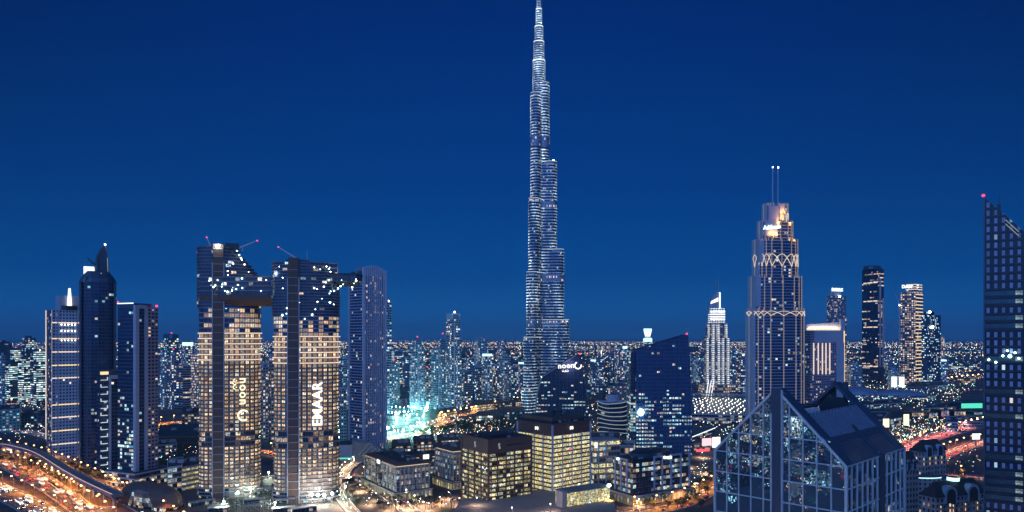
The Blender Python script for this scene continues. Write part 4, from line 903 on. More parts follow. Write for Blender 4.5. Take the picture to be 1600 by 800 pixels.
def lattice(rx, ry, z0, z1, mat, r, xmin=-99):
    P = ell(rx, ry, 20, p=3.2)
    for i in range(20):
        if math.sin(2 * math.pi * (i + .5) / 20) > .2 or P[i][0] < xmin: continue
        a_, b_ = P[i], P[(i + 1) % 20]
        if math.dist(a_, b_) < 1: continue
        m = MB(); n = 6
        L1 = [(a_[0] + (b_[0] - a_[0]) * q / n, a_[1] + (b_[1] - a_[1]) * q / n, z0 + (z1 - z0) * math.sin(math.pi / 2 * q / n)) for q in range(n + 1)]
        L2 = [(a_[0] + (b_[0] - a_[0]) * q / n, a_[1] + (b_[1] - a_[1]) * q / n, z0 + (z1 - z0) * math.cos(math.pi / 2 * q / n)) for q in range(n + 1)]
        for L_ in (L1, L2):
            for p_, q_ in zip(L_, L_[1:]): m.beam(p_, q_, r, 0, 4)
        m.build('lattice_arch', [mat], t)
lattice(44.5, 25.5, PZ(494, Y), PZ(487, Y), 'lattice_light', .45); lattice(34.6, 20.2, PZ(418, Y), PZ(399, Y), 'lattice_light', .5); lattice(19.6, 13.2, PZ(380, Y), PZ(334, Y), 'lattice_light', .4, 0)
for px, py, zz_ in ((1207, 262, 322), (1216, 262, 322)):
    m = MB(); x = (px - O) * S; m.beam((x, 0, PZ(326, Y)), (x, 0, PZ(py, Y)), 1.2, 0, 6, .7); m.build('antenna', ['lavender_cladding'], t)
    m = MB(); m.ball((x, -.6, PZ(py - .5, Y)), 1.0); m.build('tip_lamp', ['lamp_white'], t)
for x0, x1, y0, pa, pb in ((-18, -2, -13.6, 349, 324), (-3, 8, -12.6, 345, 320), (-26, -5, -16.6, 372, 348), (-35, -27, -15, 412, 377), (-42, -34, -18, 480, 434)):
    m = MB(); m.box(x0, x1, y0, y0 + 4, PZ(pa, Y), PZ(pb, Y), 0); m.build('stone_slab', ['lavender_cladding'], t)
for x, y, py in ((7, -13, 334), (-3, -14, 352), (17, -13, 352), (-16, -15.8, 369), (-9, -16.2, 370), (22, -15, 377), (4, -13.5, 345)):
    m = MB(); m.ball((x, y - 1.5, PZ(py, Y)), 1.5, sz=1.2); m.build('uplight', ['uplight_orange'], t)
    l = bpy.data.lights.new('uplight', 'POINT'); l.energy = 9000; l.color = (1, .42, .10); l.shadow_soft_size = 1.5; o = bpy.data.objects.new('uplight_lamp', l); sc.collection.objects.link(o); o.parent = t; o.location = (x, y - 3.5, PZ(py, Y) + 1)
text('Address', 8.6, t, 'sign_cyan', (-15.5, -17.6, PZ(358, Y)), R(6), .4, .2)
# white lit tower with sail top
Y = 1570; S = Y / F; O = 1119
t = thing('tower', 'slim tower of bright white window rows with curved sail top and twin antennas', 'tower', (PX(O, Y), Y, 0))
for x0, x1, pb, ptp, d, mt in ((1101, 1137, 0, 527, 26, 1), (1105, 1134, 527, 505, 22, 1), (1108, 1131, 505, 482, 18, 0)):
    z0 = 0 if not pb else PZ(pb, Y); m = MB(); m.prism(rect((x1 - x0) * S, d, (x0 - O) * S, -d / 2), z0, PZ(ptp, Y), mt, 2, bay=5.2, fh=4.3); m.build('tier', ['downtown_white', 'downtown_dim', 'dark_roof'], t)
for px0, px1, pb, ptp in ((1101, 1105, 600, 528), (1109, 1114, 600, 528), (1118, 1122.5, 600, 528), (1125, 1129, 600, 528), (1132.5, 1137, 600, 528), (1103.5, 1106, 528, 506), (1110, 1114, 528, 506), (1117, 1122, 528, 506), (1130, 1134, 528, 506)):
    m = MB(); m.box((px0 - O) * S, (px1 - O) * S, -15, -11, PZ(pb, Y), PZ(ptp, Y), 0, bay=40, fh=4.3); m.build('balcony_bay', ['downtown_white'], t)
m = MB(); q = [((x - O) * S, PZ(y, Y)) for x, y in ((1106, 490), (1124, 490), (1124, 457), (1119, 458), (1113, 463), (1108, 472))]; m.outline(q, -6, 6); m.build('sail_top', ['lavender_cladding'], t)
m = MB(); q = [((x - O) * S, PZ(y, Y)) for x, y in ((1109, 475), (1121, 471), (1121, 465), (1110, 471))]; m.outline(q, -6.6, -6.05); m.build('crown_light', ['sign_white'], t)
m = MB(); m.box((1122.5 - O) * S, (1124.5 - O) * S, -7, 7, PZ(490, Y), PZ(457, Y), 0); m.build('light_strip', ['strip_white'], t)
for i in range(4):
    m = MB(); m.box((1108 - O) * S, (1131 - O) * S, -10, -9.05, PZ(488 + i * 4, Y), PZ(486.4 + i * 4, Y), 0); m.build('lit_cornice', ['strip_white'], t)
for px in (1118.5, 1122.5):
    m = MB(); m.beam(((px - O) * S, 0, PZ(459, Y)), ((px - O) * S, 0, PZ(435, Y)), 1.1, 0, 5, .6); m.build('antenna', ['steel'], t)
m = MB(); m.floors(rect(54 * S, 40, (1092 - O) * S, -30), 0, 6, 6, 0, 1, sh=1, out=1, bay=4.5); m.build('podium', ['low_warm', 'pale_stone'], t)
for i, px in enumerate((1096, 1100, 1104)):
    m = MB(); m.beam(((px - O) * S, -32, 2), ((px + 5 - O) * S, -32, 46), .7, 0, 4); m.build('light_strip', ['strip_white'], t)
# purple stone tower with five glowing bars
Y = 1180; X, a, b = corner(1252, 1266, 1318, Y, R(12))
t = thing('tower', 'mauve stone tower with five glowing vertical bars and a floodlit roof wall', 'tower', (X, Y, 0), R(12)); S = Y / F; zt = PZ(517, Y)
m = MB(); m.prism(rect(a, b), 0, zt, lambda i: 0 if i == 0 else 1, 2, bay=3.6, fh=4.2); m.build('shaft', ['fin_tower', 'blue_resi'], t) if False else m.build('shaft', ['fin_tower', 'blue_resi_side', 'dark_roof'], t)
m = MB(); m.box(a * .12, a * .97, -1.2, .1, PZ(535, Y), zt + 1, 0); m.build('stone_panel', ['lavender_cladding'], t)
m = MB(); m.box(a * .78, a + .5, -1.3, .1, 0, PZ(535, Y) - .05, 0); m.build('stone_panel', ['lavender_cladding'], t)
for px in (1271, 1278, 1284.5, 1290, 1296):
    m = MB(); x = a * (px - 1266) / 52; m.box(x - .45, x + .45, -1.6, .1, PZ(585, Y), PZ(536, Y), 0); m.build('spotlit_bar_glow', ['strip_warm'], t)  # spotlighting on the fins built as self-glowing bars
m = MB(); m.outline([(-4, zt + 1), (a * .94, zt + 1), (a * .94, zt + 15), (-4, zt + 11)], 5, 6); m.build('roof_wall', ['lavender_cladding'], t)
m = MB(); m.box(-4, a * .94, 2.6, 3.8, zt + 1.05, zt + 3.4, 0); m.build('light_trough', ['strip_gold'], t)
m = MB(); m.box(a * .93, a + 3, 0, 8, zt + .05, PZ(498, Y), 0); m.build('roof_tower', ['lavender_cladding'], t)
m = MB(); m.box(a + .5, a + 1.6, -1, .2, 0, zt, 0); m.build('light_strip', ['strip_gold'], t)
l = bpy.data.lights.new('trough', 'AREA'); l.shape = 'RECTANGLE'; l.size = a * .9; l.size_y = 1; l.energy = 9000; l.color = (1, .75, .45); o = bpy.data.objects.new('trough_lamp', l); sc.collection.objects.link(o); o.parent = t; o.location = (a * .45, 1.5, zt + 3.5); o.rotation_euler = (R(120), 0, 0)
# signed towers
def sign_tower(label, x0, x1, top, base, th, mat, slab, sign, steps=(), fh=3.9, nm='tower', side=None, xc=None, bay=3.4):
    Y = GY(base); S = Y / F; X, a, b = corner(x0, xc or x0 + (x1 - x0) * .3, x1, Y, th); t = thing(nm, label, 'tower', (X, Y, 0), th); zt = PZ(top, Y)
    m = MB(); nf = round(zt / fh); m.floors(rect(a, b), 0, nf, zt / nf, (lambda i: 0 if i % 2 == 0 else 3), 1, sh=.8, out=.5, bay=bay, cap=2, v0=random.randrange(90)); m.build('shaft', [mat, slab, 'dark_roof', side or mat], t)
    return t, a, b, zt, Y, S
t, a, b, zt, Y, S = sign_tower('pale stepped apartment tower with DAMAC sign behind the mauve tower', 1292, 1322, 462, 605, R(22), 'damac_dim', 'lavender_cladding', 'DAMAC', fh=5)
m = MB(); m.box(a * .1, a * .7, 3, b - 3, zt, PZ(452, Y), 0); m.build('plant_room', ['lavender_cladding'], t)
text('DAMAC', 11.5, t, 'sign_cyan', (a * .38, 1.5, PZ(452.5, Y)), 0, .6, .5)
m = MB(); m.ball((a * .5, -1, PZ(463, Y)), 2.6); m.build('roof_lamp', ['lamp_white'], t)
m = MB(); m.box(a * .6, a + .5, -1.4, .3, 0, PZ(497, Y), 0, bay=5, fh=6); m.build('warm_bay', ['damac_warm'], t)
t, a, b, zt, Y, S = sign_tower('bright warm apartment tower with DAMAC sign and checkered lit windows', 1407, 1441, 455, 602, R(40), 'damac_warm', 'lavender_cladding', 'DAMAC', fh=6.2, bay=6, xc=1431)
m = MB(); m.floors(rect(a, b * .62, 0, 0), zt, 3, 7, 0, 1, sh=2.2, out=.6, bay=6); m.build('upper_storeys', ['damac_dim', 'strip_warm'], t)
text('DAMAC', 12.5, t, 'sign_cyan', (-2.5, b * .34, PZ(447.5, Y)), 0, .6, .5, face=R(-52))
m = MB(); m.box(a - 3, a + .8, -2, 1.4, 0, PZ(444, Y), 0); m.build('stone_band', ['lavender_cladding'], t)
m = MB(); m.floors(rect(a * .96, 2.5, 0, -2.2), 0, 26, (zt - 8) / 26, 0, 1, sh=2.6, out=.4, bay=14); m.build('balcony_stack', ['damac_dim', 'strip_gold'], t)
t, a, b, zt, Y, S = sign_tower('tall dark tower with a few warm lit storeys, standing alone near the right', 1347, 1381, 420, 598, R(20), 'dark_rows', 'blue_metal', None, fh=6.0, bay=5, xc=1372)
m = MB(); m.loft(ell(a * .45 + b * .3, b * .36, 16, a * .4, b * .5, 3), [(zt, -2), (zt + 10, -4), (zt + 12, -7)], [0, 0], cap=0); m.build('crown', ['blue_metal'], t)
for yy in (b * .28, b * .66):
    m = MB(); m.box(-1.2, .2, yy, yy + 2.6, 0, zt, 0); m.build('corner_strip', ['blue_metal'], t)
m = MB(); m.box(a * .2, a * .45, -1.4, .2, 0, PZ(436, Y), 0); m.box(a * .7, a + 1, -1.4, .2, 0, PZ(470, Y), 0); m.build('stone_band', ['lavender_cladding'], t)
for py in (441, 470, 511, 573):
    m = MB(); z = PZ(py, Y); m.box(-.9, .1, 2, b * .9, z - 1.6, z + 1.6, 0); m.build('lit_storey', ['strip_warm'], t)
m = MB(); m.floors(rect(a + 16, b + 20, -10, -8), 0, 8, 6, 0, 1, sh=1.4, out=.6, bay=5, cap=2); m.build('podium', ['dark_rows', 'blue_metal', 'dark_roof'], t)
t, a, b, zt, Y, S = sign_tower('dark unfinished tower with a floodlit top beside the warm apartment tower', 1440, 1470, 492, 606, R(32), 'res_c', 'blue_metal', None, fh=5.4, bay=4.4)
m = MB(); m.box(2, a * .6, 3, b * .7, zt, zt + 9, 0); m.build('lift_core', ['dark_steel'], t)
for q in ((a * .12, -2, zt + 8), (a * .3, -3, PZ(511, Y))):
    m = MB(); m.ball(q, 3.2); m.build('floodlight', ['flood'], t)
m = MB(); m.beam((a * .55, b * .5, zt), (a * .55, b * .5, zt + 14), .8, 0); m.beam((a * .55 - 12, b * .5, zt + 9), (a * .55 + 26, b * .5, zt + 10), .8, 0); m.build('site_crane', ['crane_paint'], t)
Y = 2000; t = thing('crane', 'luffing crane with steep jib standing left of the warm apartment tower', 'crane', (PX(1405, Y), Y, 0)); S = Y / F
m = MB(); m.beam((0, 0, 0), (0, 0, PZ(478, Y)), 1.3, 0); m.build('mast', ['crane_paint'], t)
m = MB(); m.beam((2, 0, PZ(478, Y)), (-6 * S, 0, PZ(459, Y)), .9, 0); m.build('jib', ['crane_paint'], t)
m = MB(); m.ball((0, -2, PZ(477, Y)), 1.8); m.build('mast_lamp', ['lamp_white'], t)
# flared control-tower like top far away
Y = 3600; S = Y / F; t = thing('tower', 'distant cyan lit tower with flared flat top above the horizon', 'tower', (PX(1012, Y), Y, 0))
m = MB(); m.loft(ell(5 * S, 5 * S, 12), [(0, 0), (PZ(534, Y), 0)], [0], 8, 8, cap=0); m.build('shaft', ['off_band'], t)
m = MB(); m.loft(ell(5 * S, 5 * S, 12), [(PZ(534, Y) + .1, 6), (PZ(529, Y), 6), (PZ(528, Y), -2), (PZ(526, Y), -3), (PZ(517, Y), 4), (PZ(513.5, Y), 5)], [1, 1, 0, 2, 1], 8, 8, cap=1, bottom=1); m.build('flared_top', ['off_band', 'strip_cyan', 'screen_white'], t)
# ================================================================== towers further back
rm = random.Random(21)
def mid(x0, x1, top, base, mat, label, crown='flat', beacon=0, rot=None, wing=0, fh=4.4, bay=4.2, slab='lavender_cladding', out=.5, name='tower', lamp=None):
    Y = GY(base); S = Y / F; th = R(rot if rot is not None else rm.choice([14, 22, 30, 38])); xc = x0 + (x1 - x0) * (.28 + .3 * math.sin(th))
    th = REL(xc, math.degrees(th)); X, a, b = corner(x0, xc, x1, Y, th); b = min(b, a * 1.8 + 14); t = thing(name, label, 'tower', (X, Y, 0), th); zt = PZ(top, Y)
    body = zt if crown in ('flat', 'mast') else zt * .94
    m = MB(); nf = max(3, round(body / fh)); m.floors(rect(a, b), 0, nf, body / nf, 0, 1, sh=.9, out=out, bay=bay, cap=2, v0=rm.randrange(200), u0=rm.randrange(200)); m.build('shaft', [mat, slab, 'dark_roof'], t)
    if wing:
        m = MB(); zw = body * wing; nf = max(3, round(zw / fh)); m.floors(rect(a * .45, b * .9, a * .6 - .2, -b * .18), 0, nf, zw / nf, 0, 1, sh=.9, out=out, bay=bay, cap=2, v0=rm.randrange(200)); m.build('side_wing', [mat, slab, 'dark_roof'], t)
        m = MB(); m.box(a * .25, a * .36, -1.2, .2, 0, body * .97, 0); m.build('pier', [slab], t)
    m = MB()
    if crown == 'step':
        m.prism(rect(a * .7, b * .7, a * .15, b * .15), body, body + (zt - body) * .55, 0, 1, bay=bay, fh=fh); m.prism(rect(a * .36, b * .36, a * .32, b * .32), body + (zt - body) * .55 + .01, zt, 0, 1)
    elif crown == 'wedge': m.outline([(0, body), (a, body), (a, zt), (a * .55, zt * .995)], b * .2, b * .8, 0, 1)
    elif crown == 'lit': m.prism(rect(a * .8, b * .8, a * .1, b * .1), body, zt, 3, 1)
    elif crown == 'frame':
        for q in (0, a - 1.2): m.box(q, q + 1.2, 0, b, body, zt, 1)
        m.box(1.25, a - 1.25, 0, 1.2, zt - 2, zt, 1)
    else: m.box(a * .2, a * .7, b * .2, b * .7, zt, zt + 5, 1)
    m.build('crown', [mat, slab, 'dark_roof', 'strip_cyan'], t)
    if crown == 'mast':
        m = MB(); m.beam((a * .4, b * .4, zt + 5), (a * .4, b * .4, zt + 20), .7, 0, 4, .3); m.build('mast', ['steel'], t)
    if beacon:
        m = MB(); m.ball((a * .45, b * .3, PZ(beacon, Y)), 1.0 * S ** .9, 0); m.beam((a * .45, b * .3, zt - 2), (a * .45, b * .3, PZ(beacon, Y)), .4, 1); m.build('beacon', ['beacon_red', 'steel'], t)
    if lamp:
        m = MB(); m.ball((a * .3, -1.5, zt + 2), lamp * S, 0); m.build('roof_lamp', ['lamp_white'], t)
    return t
# centre cluster
mid(601, 612, 472, 650, 'res_c', 'scaffolded tower bright with cyan work lights, right behind the arched blue tower', 'mast', 0, 20, lamp=.9)
mid(607, 624, 566, 632, 'res_a', 'squat residential tower with pink crown and red beacon near the arched blue tower', 'step', 562, 25)
mid(609, 629, 546, 600, 'off_band', 'striped dark office with a thin bright edge, left end of the centre cluster', 'frame', 0, 12)
mid(640, 662, 532, 641, 'res_a', 'pale stepped tower topped by a red beacon, second from the left in the centre cluster', 'step', 526, 28, wing=.82)
mid(662, 673, 578, 633, 'res_b', 'short stepped tower with a low red beacon between two taller pale towers', 'step', 574, 18)
mid(672, 694, 547, 640, 'res_a', 'pale slab tower with plain flat roof just left of the red beaconed crown tower', 'flat', 0, 33, wing=.9)
mid(683, 699, 529, 634, 'res_b', 'crowned tower with big red beacon beside the tallest centre tower', 'step', 521, 22)
mid(697, 719, 489, 642, 'res_b', 'tallest tower of the centre cluster with a white light at its flat top', 'frame', 0, 24, wing=.8, lamp=1.2)
mid(716, 738, 582, 636, 'res_b', 'broad mid-rise tower right in front of the tallest centre tower', 'flat', 0, 35)
mid(740, 761, 527, 606, 'res_a', 'pale tower with wedge shaped top above the cyan lit roof', 'wedge', 0, 15)
mid(752, 771, 553, 612, 'res_c', 'dark tower with a brilliant cyan lit top storey right of the wedge topped tower', 'lit', 0, 20)
mid(741, 755, 574, 628, 'res_c', 'dark glass tower speckled with cool lights below the wedge topped tower', 'flat', 0, 30)
mid(753, 768, 566, 633, 'res_a', 'pale lit residential tower standing in front of the cyan topped tower', 'step', 0, 14, wing=.85)
mid(769, 782, 572, 632, 'res_b', 'narrow blue tower between the cyan topped tower and the skyscraper', 'flat', 0, 24)
mid(781, 798, 557, 634, 'res_a', 'grey blue slab tower close to the foot of the skyscraper', 'flat', 0, 30)
mid(776, 790, 533, 590, 'res_b', 'distant slim tower reaching the horizon left of the skyscraper', 'mast', 0, 20)
mid(797, 810, 575, 628, 'res_c', 'glass tower with green and white lights left of the skyscraper foot', 'flat', 0, 16)
mid(809, 820, 566, 612, 'res_b', 'slender tower half hidden behind the left edge of the skyscraper', 'lit', 0, 20)
mid(786, 795, 588, 636, 'res_pink', 'small pinkish block in front of the grey blue slab', 'flat', 0, 20)
mid(726, 741, 560, 610, 'res_c', 'dark tower with scattered lights filling the gap left of the wedge topped tower', 'step', 0, 20)
mid(629, 641, 560, 605, 'res_c', 'dim tower in the gap right of the striped office', 'flat', 0, 20)
# left cluster
mid(0, 8, 556, 655, 'res_a', 'pale slab tower cut by the left edge of the picture', 'flat', 0, 20)
mid(16, 32, 547, 624, 'off_band', 'dark office with a red beacon at its left roof corner near the left edge', 'flat', 544, 14, slab='blue_metal')
mid(33, 56, 528, 622, 'dark_glass_busy', 'black topped office tower with red roof beacons in the left cluster', 'flat', 526, 10, slab='blue_metal')
mid(7, 30, 566, 630, 'off_band', 'low blue office with many lit bands at the far left', 'flat', 0, 22, slab='blue_metal')
mid(28, 50, 561, 632, 'off_band', 'blue office with cyan lit bands in front of the black topped tower', 'flat', 0, 30, slab='blue_metal')
mid(47, 74, 549, 634, 'off_band', 'wide blue office with broad white lit floors left of the cream tower', 'flat', 0, 16, slab='blue_metal', lamp=.8)
mid(57, 73, 541, 600, 'low_warm', 'golden speckled distant block left of the cream tower', 'flat', 0, 10)
mid(-12, 19, 532, 610, 'dark_glass', 'dark round shouldered tower at the left edge of the picture', 'step', 0, 10, slab='blue_metal')
# behind the two leftmost groups
mid(244, 251, 538, 636, 'res_c', 'thin dark tower right beside the pale banded glass tower', 'flat', 0, 20)
mid(250, 260, 545, 640, 'res_a', 'pale ribbed apartment tower right of the pale banded glass tower', 'step', 0, 20)
mid(255, 279, 522, 628, 'res_c', 'blue glass tower with two red beacons behind the pale ribbed apartments', 'frame', 520, 18, slab='blue_metal')
mid(262, 278, 556, 640, 'res_b', 'cluster block of pale balconies in front of the blue glass tower with red beacons', 'flat', 546, 26, wing=.9)
mid(283, 304, 535, 622, 'res_b', 'tower with a brilliant cyan crown left of the curved towers', 'lit', 0, 18)
mid(279, 299, 572, 641, 'dark_rows', 'dark slab with a small golden sign in front of the cyan crowned tower', 'flat', 0, 14)
mid(298, 322, 553, 644, 'damac_warm', 'warm lit apartment slab touching the left curved tower', 'flat', 0, 20, fh=5)
mid(405, 419, 566, 690, 'res_pink', 'dim mauve tower with small white sign in the gap between the curved towers', 'frame', 0, 25)
mid(417, 434, 559, 688, 'res_pink', 'darker mauve tower with red beacon in the gap between the curved towers', 'flat', 555, 18)
mid(528, 541, 605, 690, 'res_a', 'low white framed block in the gap between right curved tower and arched tower', 'frame', 0, 20)
mid(530, 546, 560, 640, 'res_c', 'cyan speckled tower behind the low white framed block', 'flat', 0, 20)
# right of the skyscraper
mid(922, 932, 562, 606, 'res_c', 'dark tower with a cyan cap right of the skyscraper', 'lit', 0, 20)
mid(931, 943, 556, 607, 'res_c', 'dark blank tower beside the cyan capped one', 'flat', 0, 25)
mid(953, 964, 548, 604, 'res_c', 'dark slim tower left of the slanted blue office', 'mast', 0, 20)
mid(960, 976, 545, 606, 'res_b', 'dark speckled tower directly left of the slanted blue office', 'flat', 0, 28)
mid(972, 981, 541, 603, 'res_a', 'pale thin tower with a white lit head left of the slanted blue office', 'lit', 0, 20)
mid(1080, 1092, 560, 600, 'low_teal', 'teal lit block right of the slanted blue office', 'flat', 0, 20)
mid(1090, 1101, 566, 603, 'res_c', 'dark block with ladder of white lights right of the teal one', 'flat', 0, 20)
mid(1140, 1152, 548, 612, 'res_c', 'dim tower right of the white sail topped tower', 'flat', 0, 20)
mid(1150, 1169, 556, 622, 'res_b', 'dim slab with white lit floor left of the stepped antenna tower', 'flat', 0, 26, lamp=.8)
mid(1468, 1476, 527, 603, 'damac_warm', 'thin warm edged tower behind the dark unfinished tower', 'mast', 0, 20)
mid(1463, 1481, 562, 604, 'res_a', 'pale low tower with a cyan lit roof right of the dark unfinished tower', 'lit', 0, 24)
mid(1321, 1347, 570, 606, 'low_blue', 'broad low block with greenish windows between the mauve and dark towers', 'flat', 0, 12)
mid(1381, 1400, 560, 603, 'res_c', 'low glass block right of the tall dark tower', 'flat', 0, 12)
mid(1386, 1403, 578, 608, 'low_teal', 'block with two bright square light panels right of the tall dark tower', 'flat', 0, 8)
t_ = [o for o in sc.objects if o.get('label', '').startswith('block with two bright')][0]
for q in (2, 20):
    m = MB(); m.box(q, q + 13, -2, -.7, 6, 34, 0); m.build('light_panel', ['screen_white'], t_)

# ================================================================== low buildings
def low(label, q, z, mat, roof='dark_roof', fh=4.2, bay=4.5, z0=0, slab='concrete', name='low_building', cat='building', parapet=True):
    t = thing(name, label, cat, (0, 0, 0)); c = [G(x, y) for x, y in q]
    if sum(c[i][0] * c[(i + 1) % len(c)][1] - c[(i + 1) % len(c)][0] * c[i][1] for i in range(len(c))) < 0: c.reverse()
    cx = sum(p[0] for p in c) / len(c); cyy = sum(p[1] for p in c) / len(c); t.location = (cx, cyy, 0); c = [(p[0] - cx, p[1] - cyy) for p in c]
    nf = max(1, round(z / fh)); m = MB(); m.floors(c, z0, nf, (z - z0) / nf, 0, 1, sh=.9, out=.35, bay=bay, cap=2, v0=rm.randrange(300), whole=True); m.build('storeys', [mat, slab, roof], t)
    if parapet:
        m = MB(); m.loft(offset(c, .2), [(z + .01, 0), (z + 1.1, 0), (z + 1.1, -.5), (z + .3, -.5)], [0, 0, 0], cap=1, bottom=0); m.build('parapet', [slab, roof], t)
        for fx in (-.3, .22):
            m = MB(); q0 = abs(min(p[0] for p in c)) * fx; m.box(q0, q0 + 6, -3, 3, z + .35, z + 3.2, 0); m.build('roof_plant', ['concrete'], t)
    return t
low('multi-storey car park with bright open decks left of the left curved tower', [(284, 768), (286, 752), (325, 742), (330, 758)], 21, 'parking', fh=4.2)
low('grey block beside the cyan footbridge below the banded glass tower', [(262, 772), (262, 756), (286, 752), (284, 768)], 23, 'podium_glass', slab='lavender_cladding')
low('wide flat roofed mall building with dark blank walls left of the curved towers', [(246, 702), (250, 682), (330, 678), (330, 700)], 15, 'dark_roof', slab='brown_cladding', fh=9)
low('low white villa block among trees behind the car park', [(246, 712), (247, 704), (274, 702), (276, 710)], 12, 'low_blue')
low('orange floodlit building with white sign on its roof, left of the curved towers', [(284, 672), (286, 661), (322, 660), (322, 671)], 24, 'low_warm', slab='tile_roof')
t_ = low('teal lit low office at the left edge below the blue office cluster', [(-20, 676), (-14, 664), (33, 662), (31, 672)], 31, 'low_teal', slab='low_teal')
low('blue box building right of the teal office at the left edge', [(33, 668), (34, 657), (58, 656), (58, 667)], 17, 'low_blue', slab='blue_metal')
low('second dark blue shed next to the cream tower at the left', [(59, 670), (60, 658), (76, 658), (76, 669)], 18, 'dark_glass', slab='blue_metal')
t_ = thing('canopy', 'orange lit flat canopy beside the highway near the left edge', 'canopy', (*G(44, 650), 0)); m = MB(); m.prism(rect(34, 20, -17, -10), 9, 11, 0, 0, bottom=1)
for q in (-14, 0, 13): m.box(q, q + 1, -8, -7, 0, 9, 0)
m.build('deck', ['concrete', 'shop_gold'], t_); m = MB(); m.box(-17, 17, -10.6, -10.05, 9.2, 11, 0); m.build('lit_edge', ['uplight_orange'], t_)
# lakeside halls
for lb, q, z, mt in (('red and gold lit lakeside arcade between plaza and boulevard', [(684, 656), (688, 649), (712, 643), (714, 650)], 10, 'shop_gold_front'), ('gold lit lakeside hall left of the skyscraper foot', [(736, 644), (738, 637), (770, 633), (772, 640)], 12, 'shop_gold_front'),
        ('long gold lit lakeside row beneath the grey blue slab', [(774, 640), (776, 632), (812, 630), (814, 637)], 12, 'low_warm'), ('white lit low pavilion by the lake', [(744, 658), (746, 651), (768, 650), (770, 657)], 9, 'shop_white_front'), ('pale low hall at the foot of the skyscraper', [(784, 656), (786, 647), (818, 646), (820, 655)], 13, 'low_blue')):
    low(lb, q, z, mt, 'tile_roof', slab='brown_cladding', parapet=False)
# footbridge
for q in ((745, 790), (800, 806), (860, 800), (905, 768)):
    X_, Y_ = G(q[0], q[1], 8); l = bpy.data.lights.new('podium_lamp', 'POINT'); l.energy = 7000; l.color = (1, .66, .42); l.shadow_soft_size = .5
    t_ = thing('lamp_post', 'warm lamp post on the flat podium roof, ' + {745: 'before the brown block', 800: 'at its bottom edge', 860: 'below the yellow block', 905: 'behind the small pavilion'}[q[0]], 'lamp', (X_, Y_, 8)); m = MB(); m.beam((0, 0, 0), (0, 0, 6), .12, 0); m.build('post', ['steel'], t_); m = MB(); m.ball((0, 0, 6.2), .35); m.build('lamp_head', ['lamp_white'], t_); o = bpy.data.objects.new('podium_glow', l); sc.collection.objects.link(o); o.parent = t_; o.location = (0, 0, 5.2)
t_ = thing('footbridge', 'glass footbridge glowing cyan between the banded glass tower and the car park', 'bridge', (PX(266, 690), 690, 0), R(8)); S = 690 / F
m = MB(); z0 = PZ(749, 690); m.box(-11, 11, 0, 5, z0, z0 + .6, 0); m.box(-11, 11, 0, 5, z0 + 6, z0 + 6.6, 0); m.build('deck', ['lavender_cladding'], t_)
m = MB(); m.box(-10.9, 10.9, .4, 4.6, z0 + .65, z0 + 5.95, 0, bay=2.4, fh=5); m.build('glass_tube', ['low_teal'], t_)
m = MB(); m.box(-10.9, 10.9, .1, .38, z0 + 3.2, z0 + 4.2, 0); m.build('light_strip', ['strip_cyan'], t_)
m = MB()
for i in range(6): m.beam((-10.5 + i * 3.6, -.1, z0 + (.6 if i % 2 else 6)), (-6.9 + i * 3.6, -.1, z0 + (6 if i % 2 else .6)), .25, 0, 4)
m.build('truss', ['mullion'], t_)
# halls left of centre
for lb, q, z, mt in (('tiled market hall with warm eaves lights, left one of the row below the plaza', [(612, 712), (614, 702), (640, 700), (642, 710)], 11, 'low_warm'), ('tiled market hall in the middle of the row below the plaza', [(646, 706), (646, 697), (676, 694), (680, 704)], 12, 'low_warm'),
        ('small tiled hall at the right end of the row below the plaza', [(684, 702), (682, 693), (712, 691), (716, 700)], 11, 'low_warm'), ('low white pavilion directly behind the stone office', [(606, 722), (608, 714), (632, 713), (634, 721)], 9, 'podium_glass'),
        ('long dark roofed hall behind the brown office block', [(676, 714), (676, 706), (722, 703), (722, 712)], 10, 'low_warm')):
    low(lb, q, z, mt, 'tile_roof', slab='brown_cladding')
low('long low hall with green strip between the right curved tower and the stone office', [(532, 718), (534, 706), (569, 700), (570, 712)], 12, 'dark_roof', slab='blue_metal', fh=6)
t_ = thing('low_building', 'blank mauve walled hall right of the right curved tower', 'building', (PX(548, 800), 800, 0), R(6)); m = MB(); m.prism(rect(34, 30, -17, 0), 0, PZ(695, 800), 0, 1); m.build('hall', ['lavender_cladding', 'dark_roof'], t_)
m = MB(); m.box(-17.2, 17.2, -.4, -.05, 2, 3.2, 0); m.build('lit_edge', ['screen_green'], t_)
t_ = thing('low_building', 'angular building with tilted white roof fins at the foot of the arched blue tower', 'building', (PX(585, 790), 790, 0), R(20)); m = MB()
m.outline([(-22, 0), (16, 0), (16, 6), (-6, 22), (-22, 24)], 0, 22); m.build('body', ['concrete'], t_)
for i in range(6):
    m = MB(); y = -1 - i * .1; m.beam((-6 + i * 4, y, 22 - i * 3.0), (-18 + i * 4, y - 1.5, 9 - i), .5, 0, 4); m.build('roof_fin', ['white_paint'], t_)
